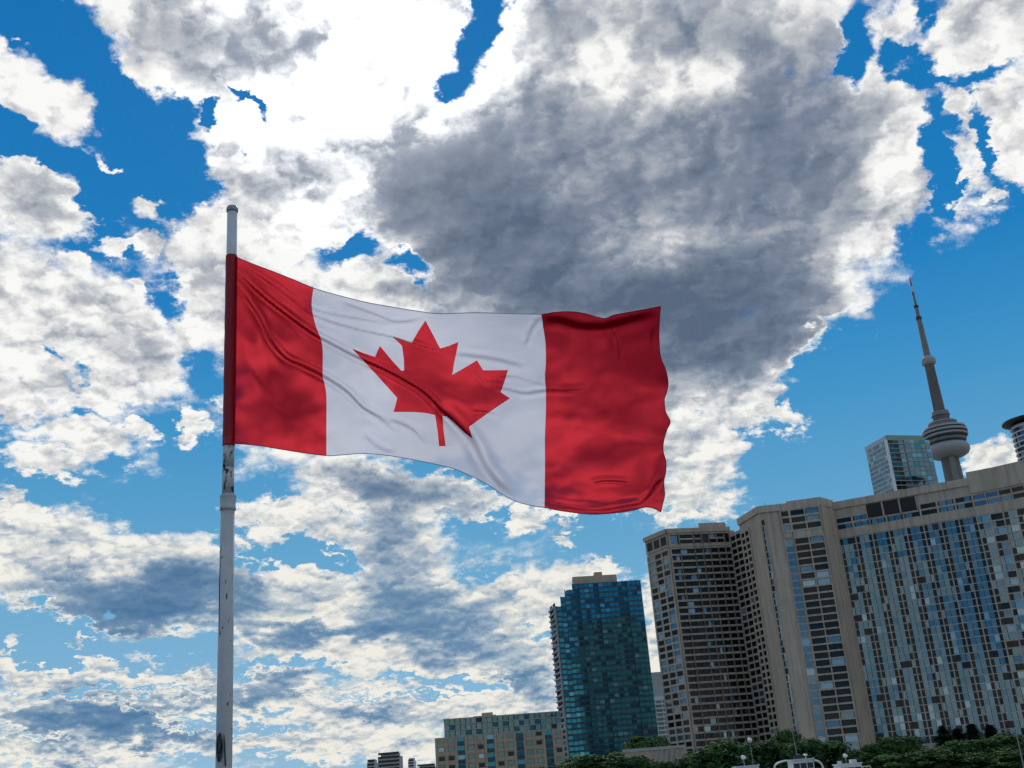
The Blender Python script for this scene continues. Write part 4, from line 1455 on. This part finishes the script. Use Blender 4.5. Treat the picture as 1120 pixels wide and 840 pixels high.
# ================================================================== trees
def tree_meshes(seed, kind):
    r = random.Random(seed)
    trunk = MB()
    Ht = 13.0
    trunk.tube([(0, 0, -0.2), (0.1, 0.05, Ht * 0.25), (-0.05, 0.1, Ht * 0.5), (0.05, 0, Ht * 0.8)], 0.32, M['bark'], 8, 0.08)
    crown = MB()
    lobes = []
    if kind == 'round':
        for k in range(19):
            a = r.uniform(0, 2 * math.pi)
            h = r.uniform(0.16, 0.90)
            rad = math.sin(min(1, (1.02 - h) / 0.55) * math.pi / 2) * r.uniform(1.4, 3.4)
            lobes.append((Vector((rad * math.cos(a), rad * math.sin(a), h * Ht)), r.uniform(1.3, 2.3)))
        lobes.append((Vector((0.2, 0, Ht * 0.88)), 1.5))
        for c, s in lobes[:9]:
            trunk.tube([(0, 0, Ht * r.uniform(0.12, 0.3)), (c.x * 0.5, c.y * 0.5, c.z * 0.8), (c.x, c.y, c.z)], 0.12, M['bark'], 5, 0.03)
        for c, s in lobes:
            lean = r.choice((0, 0, 1, 2))
            for k in range(330):
                d = Vector((r.gauss(0, 1), r.gauss(0, 1), r.gauss(0, 1))).normalized()
                q = c + Vector((d.x, d.y, d.z * 0.8)) * s * (r.random() ** 0.4) * r.choice((1, 1, 1, 1.22))
                n = (d + Vector((r.gauss(0, .5), r.gauss(0, .5), 0.5 + r.gauss(0, .5)))).normalized()
                u = n.orthogonal().normalized()
                u = (u * math.cos(k) + n.cross(u) * math.sin(k)).normalized()
                v = n.cross(u)
                w, l = r.uniform(0.13, 0.28), r.uniform(0.22, 0.45)
                m_ = M[('leaf_a', 'leaf_b', 'leaf_c')[lean if r.random() < 0.65 else r.choice((0, 1, 2))]]
                crown.add([q - u * l, q + v * w, q + u * l, q - v * w], [(0, 1, 2, 3)], m_)
    else:
        for k in range(4200):
            h = r.random() ** 0.8
            a_ = r.uniform(0, 2 * math.pi)
            rad = (1 - h) * 2.9 * (0.68 + 0.32 * math.sin(h * 38 + a_ * 2)) + 0.12
            a = a_
            q = Vector((rad * math.cos(a), rad * math.sin(a), (0.1 + 0.9 * h) * Ht)) * 1.0
            q.x *= r.uniform(0.45, 1.05)
            q.y *= r.uniform(0.45, 1.05)
            out = Vector((math.cos(a), math.sin(a), -0.35)).normalized()
            v = out.cross(Vector((0, 0, 1))).normalized()
            l, w = r.uniform(0.2, 0.5), r.uniform(0.08, 0.16)
            crown.add([q - out * l, q + v * w, q + out * l, q - v * w], [(0, 1, 2, 3)], M['needle'])
    return trunk, crown


protos = {}
for kind, seeds in (('round', (31, 32, 33, 34, 35)), ('cone', (41, 42))):
    for k, sd in enumerate(seeds):
        tr, cw_ = tree_meshes(sd, kind)
        e = bpy.data.objects.new('tree' if kind == 'round' else 'evergreen_tree', None)
        COL.objects.link(e)
        a = tr.build('trunk', e, True)
        c = cw_.build('crown', e)
        protos[(kind, k)] = [e, a, c, False]

TREES = [  # x, y of the top in the photograph, half width, distance, kind, label
    (616, 833, 17, 268, 'round', 0, 'leafy tree at the left end of the waterside tree row'),
    (640, 823, 19, 272, 'round', 1, 'second leafy tree, in front of the teal tower\'s left edge'),
    (669, 820, 20, 270, 'round', 2, 'broad leafy tree at the foot of the teal tower'),
    (694, 824, 16, 268, 'round', 3, 'smaller leafy tree just left of the terrace parapet'),
    (722, 831, 15, 266, 'round', 4, 'low leafy tree in front of the pale terrace'),
    (748, 826, 16, 268, 'round', 0, 'leafy tree at the left foot of the brown balcony tower'),
    (768, 815, 18, 272, 'round', 3, 'leafy tree under the middle of the brown balcony tower'),
    (790, 807, 20, 275, 'round', 1, 'tall leafy tree under the right part of the brown balcony tower'),
    (814, 808, 19, 272, 'round', 2, 'leafy tree behind the globe street lamp'),
    (838, 808, 17, 270, 'round', 4, 'leafy tree left of the white boat mast'),
    (858, 795, 14, 300, 'round', 0, 'tree top poking up highest beside the blank beige piers'),
    (880, 806, 19, 272, 'round', 3, 'leafy tree right behind the white tour boat mast'),
    (905, 809, 19, 272, 'round', 1, 'leafy tree under the dark window column of the beige slab'),
    (930, 818, 14, 268, 'round', 2, 'low leafy tree left of the tall blank pier\'s foot'),
    (953, 812, 13, 296, 'round', 4, 'dim leafy tree directly under the tall blank pier'),
    (970, 804, 16, 296, 'round', 0, 'leafy tree under the first blue window bay'),
    (990, 803, 15, 298, 'round', 1, 'leafy tree under the second blue window bay'),
    (968, 824, 18, 262, 'round', 3, 'low front tree right of the small white boat roof'),
    (994, 821, 19, 264, 'round', 2, 'wide low front tree under the second and third bays'),
    (1020, 818, 18, 264, 'round', 4, 'low front tree before the gap of base columns'),
    (1046, 808, 17, 268, 'round', 0, 'leafy tree in front of the leftmost evergreen'),
    (1072, 806, 18, 268, 'round', 1, 'leafy tree in front of the middle evergreens'),
    (1094, 800, 16, 272, 'round', 3, 'tall leafy tree left of the thin light pole'),
    (1117, 802, 17, 270, 'round', 2, 'leafy tree behind the thin light pole'),
    (1062, 822, 17, 262, 'round', 4, 'low front tree below the evergreens'),
    (1098, 820, 18, 262, 'round', 0, 'low front tree at the foot of the thin light pole'),
    (1030, 794, 10, 330, 'cone', 0, 'dark evergreen at the left of the evergreen clump'),
    (1046, 797, 10, 334, 'cone', 1, 'shortest dark evergreen, second in the clump'),
    (1062, 792, 11, 330, 'cone', 0, 'tallest dark evergreen in the middle of the clump'),
    (1082, 793, 11, 332, 'cone', 1, 'dark evergreen at the right of the evergreen clump'),
    (700, 801, 14, 430, 'round', 2, 'dark tree growing above the terrace beside the teal tower'),
    (718, 803, 12, 432, 'round', 4, 'dark tree growing above the terrace beside the brown tower'),
]
for n_, (x, y, hw, Y, kind, k, lab) in enumerate(TREES):
    e0, a0_, c0_, used = protos[(kind, k)]
    tp = at(x, y, Y)
    dep = Y * CP + (tp.z - CAM_H) * SP
    half_m = hw * (1.75 if kind == 'round' else 2.9) * dep / 1206.0
    if not used:
        e, parts = e0, (a0_, c0_)
        protos[(kind, k)][3] = True
    else:
        e = e0.copy()
        COL.objects.link(e)
        for ch in (a0_, c0_):
            cc = ch.copy()
            COL.objects.link(cc)
            cc.parent = e
    e.location = (tp.x, Y, GROUND_Z)
    s = (tp.z - GROUND_Z) / (13.4 if kind == 'round' else 13.0)
    wd = half_m / (4.4 if kind == 'round' else 2.4)
    e.scale = (wd, wd, s)
    e.rotation_euler = (0, 0, (n_ * 2.399) % 6.28)
    tag(e, lab, 'tree', 'trees along the waterfront' if kind == 'round' else 'dark evergreens')

# ================================================================== boats, lamps
def boat(cx, Y, roof_y, w_roof, label, variant):
    zr = at(cx, roof_y, Y).z
    X = at(cx, roof_y, Y).x
    root = empty('tour_boat', (X, Y, 0), label, 'boat')
    b = MB()
    n, L, wd = 16, 16.0, 2.9
    vs, fs = [], []
    for k in range(n + 1):
        t_ = k / n
        yy = Y + L * (t_ - 0.5)
        hw_ = wd * (1 - max(0, 0.35 - t_) ** 2 / 0.1225) ** 0.5 + 0.03
        sh = 1.9 + 1.0 * max(0, 0.35 - t_) ** 2 * 6
        vs += [(X - hw_, yy, sh), (X - hw_ * 0.8, yy, -0.5), (X + hw_ * 0.8, yy, -0.5), (X + hw_, yy, sh)]
    for k in range(n):
        o = 4 * k
        fs += [(o, o + 4, o + 5, o + 1), (o + 1, o + 5, o + 6, o + 2), (o + 2, o + 6, o + 7, o + 3), (o + 3, o + 7, o + 4, o)]
    fs += [(0, 1, 2, 3), (4 * n + 3, 4 * n + 2, 4 * n + 1, 4 * n)]
    b.add(vs, fs, M['navy'])
    b.build('hull', root)
    b = MB()
    b.box((X, Y + 1.5, 3.1), (4.6, 10.5, 2.4), M['white'])
    b.box((X, Y + 1.5, 4.36), (4.9, 11.0, 0.12), M['white'])
    b.build('cabin', root)
    b = MB()
    for s_ in (-1, 1):
        for k in range(5):
            b.box((X + s_ * 2.31, Y - 2.6 + k * 2.0, 3.3), (0.04, 1.5, 0.9), M['glass_dark'])
    for k in range(3):
        b.box((X - 1.4 + k * 1.4, Y - 3.76, 3.4), (1.2, 0.04, 0.9), M['glass_dark'])
    b.build('cabin_window', root)
    b = MB()
    ws = w_roof * 0.92
    b.box((X, Y, (4.42 + zr - 0.12) / 2), (ws, 3.4, zr - 0.12 - 4.42), M['white'])
    b.box((X, Y, zr - 0.06), (w_roof, 4.0, 0.12), M['white'])
    b.build('wheelhouse', root)
    b = MB()
    for k in range(3):
        b.box((X + (k - 1) * ws * 0.32, Y - 1.71, zr - 0.95), (ws * 0.28, 0.04, 0.75), M['glass_dark'])
    b.build('wheelhouse_window', root)
    b = MB()
    for s_ in (-1, 1):
        pts = [(X + s_ * 2.35, Y - 3.6 + 0.0, 4.42), (X + s_ * 2.35, Y - 3.6, 5.3), (X - s_ * 2.3, Y - 3.6, 5.3)]
        b.tube(pts[:2], 0.035, M['white'], 6)
        for k in range(6):
            b.tube([(X + s_ * 2.35, Y - 3.4 + k * 1.9, 4.42), (X + s_ * 2.35, Y - 3.4 + k * 1.9, 5.35)], 0.03, M['white'], 6)
        for zz in (4.9, 5.35):
            b.tube([(X + s_ * 2.35, Y - 3.4, zz), (X + s_ * 2.35, Y + 6.1, zz)], 0.03, M['white'], 6)
    b.build('railing', root)
    return root, X, zr


root, X, zr = boat(875, 170.0, 830.3, 3.3, 'white tour boat with a tall thin mast and two curved davits', 0)
Y = 170.0
b = MB()
b.box((X - 0.45, Y - 1.2, zr + 0.28), (1.25, 0.5, 0.5), M['dark_metal'])
b.lathe((X + 0.7, Y - 0.8), [(0.06, zr), (0.06, zr + 0.35), (0.28, zr + 0.4), (0.30, zr + 0.55), (0.15, zr + 0.66)], M['white'], 12)
b.build('radar', root)
b = MB()
mt_ = at(866, 797, Y)
b.tube([(mt_.x + 0.15, Y, zr), (mt_.x + 0.08, Y, zr + 2.6), (mt_.x, Y, mt_.z)], 0.055, M['grey_metal'], 8, 0.03)
b.build('mast', root)
for s_, xa, xb in ((-1, 845.5, 860), (1, 898, 889)):
    A, B = at(xa, 838, Y), at(xb, 830.5, Y)
    pts = [(A.x, Y - 1, 4.42)]
    for k in range(9):
        th = math.pi / 2 * k / 8
        pts.append((A.x + (B.x - A.x) * (1 - math.cos(th)), Y - 1, A.z + (B.z - A.z) * math.sin(th) - 0.2))
    b = MB()
    b.tube(pts, 0.13, M['white'], 8)
    b.build('davit', root, True)
# side wings that carry the davits
b = MB()
b.box((X, Y - 1, 4.50), (9.2, 1.2, 0.14), M['white'])
b.build('bridge_wing', root)

root, X, zr = boat(815.5, 172.0, 837.6, 3.5, 'white boat roof left of the masted boat with a small lamp on a stalk', 1)
b = MB()
lt = at(813, 828.5, 172.0)
b.tube([(lt.x, 172, zr), (lt.x, 172, lt.z - 0.1)], 0.05, M['grey_metal'], 8)
b.build('lamp_stalk', root)
b = MB()
b.lathe((lt.x, 172), [(0.1, lt.z - 0.25), (0.34, lt.z - 0.15), (0.36, lt.z + 0.12), (0.15, lt.z + 0.3)], M['white'], 14)
b.build('deck_lamp', root, True)

root, X, zr = boat(926.5, 172.0, 835.0, 3.5, 'white boat roof right of the masted boat with stubby fittings on top', 2)
for q_ in (((X + 0.9, 172, zr + 0.25), (0.8, 1.2, 0.5)), ((X - 1.2, 171.5, zr + 0.2), (0.5, 0.5, 0.4))):
    b = MB()
    b.box(*q_, M['white_dull'])
    b.build('roof_box', root)
b = MB()
lt = at(924.5, 826.5, 172.0)
b.tube([(lt.x, 172, zr), (lt.x, 172, lt.z)], 0.05, M['grey_metal'], 8)
b.lathe((lt.x, 172), [(0.1, lt.z - 0.25), (0.33, lt.z - 0.15), (0.33, lt.z + 0.1), (0.12, lt.z + 0.25)], M['white'], 14)
b.build('deck_lamp', root, True)

# street lamp with a globe head
lp = at(820, 809.5, 250.0)
root = empty('street_lamp', (lp.x, 250, GROUND_Z + 0.14), 'street lamp with a pale pink globe head rising from the trees', 'street lamp')
b = MB()
b.tube([(lp.x, 250, GROUND_Z + 0.14), (lp.x, 250, lp.z - 0.5)], 0.10, M['grey_metal'], 8, 0.06)
b.lathe((lp.x, 250), [(0.22, GROUND_Z + 0.14), (0.2, GROUND_Z + 0.9), (0.11, GROUND_Z + 1.0)], M['grey_metal'], 12)
b.build('post', root)
b = MB()
b.lathe((lp.x, 250), [(0.12, lp.z - 0.5)] + [(0.52 * math.cos(a), lp.z + 0.52 * math.sin(a)) for a in [(-1.2 + k * 0.3) for k in range(9)]], M['lamp_globe'], 18)
b.build('globe', root, True)

lp = at(1111, 800, 240.0)
root = empty('light_pole', (lp.x, 240, 0), 'thin tall grey light pole against the trees at the right edge', 'light pole')
b = MB()
b.tube([(lp.x, 240, -1), (lp.x, 240, lp.z)], 0.17, M['grey_metal'], 8, 0.10)
b.build('post', root)
b = MB()
b.tube([(lp.x, 240, lp.z - 0.1), (lp.x - 0.6, 240, lp.z + 0.25), (lp.x - 1.3, 240, lp.z + 0.3)], 0.06, M['grey_metal'], 6)
b.box((lp.x - 1.6, 240, lp.z + 0.28), (0.8, 0.32, 0.16), M['grey_metal'])
b.build('lamp_head', root)
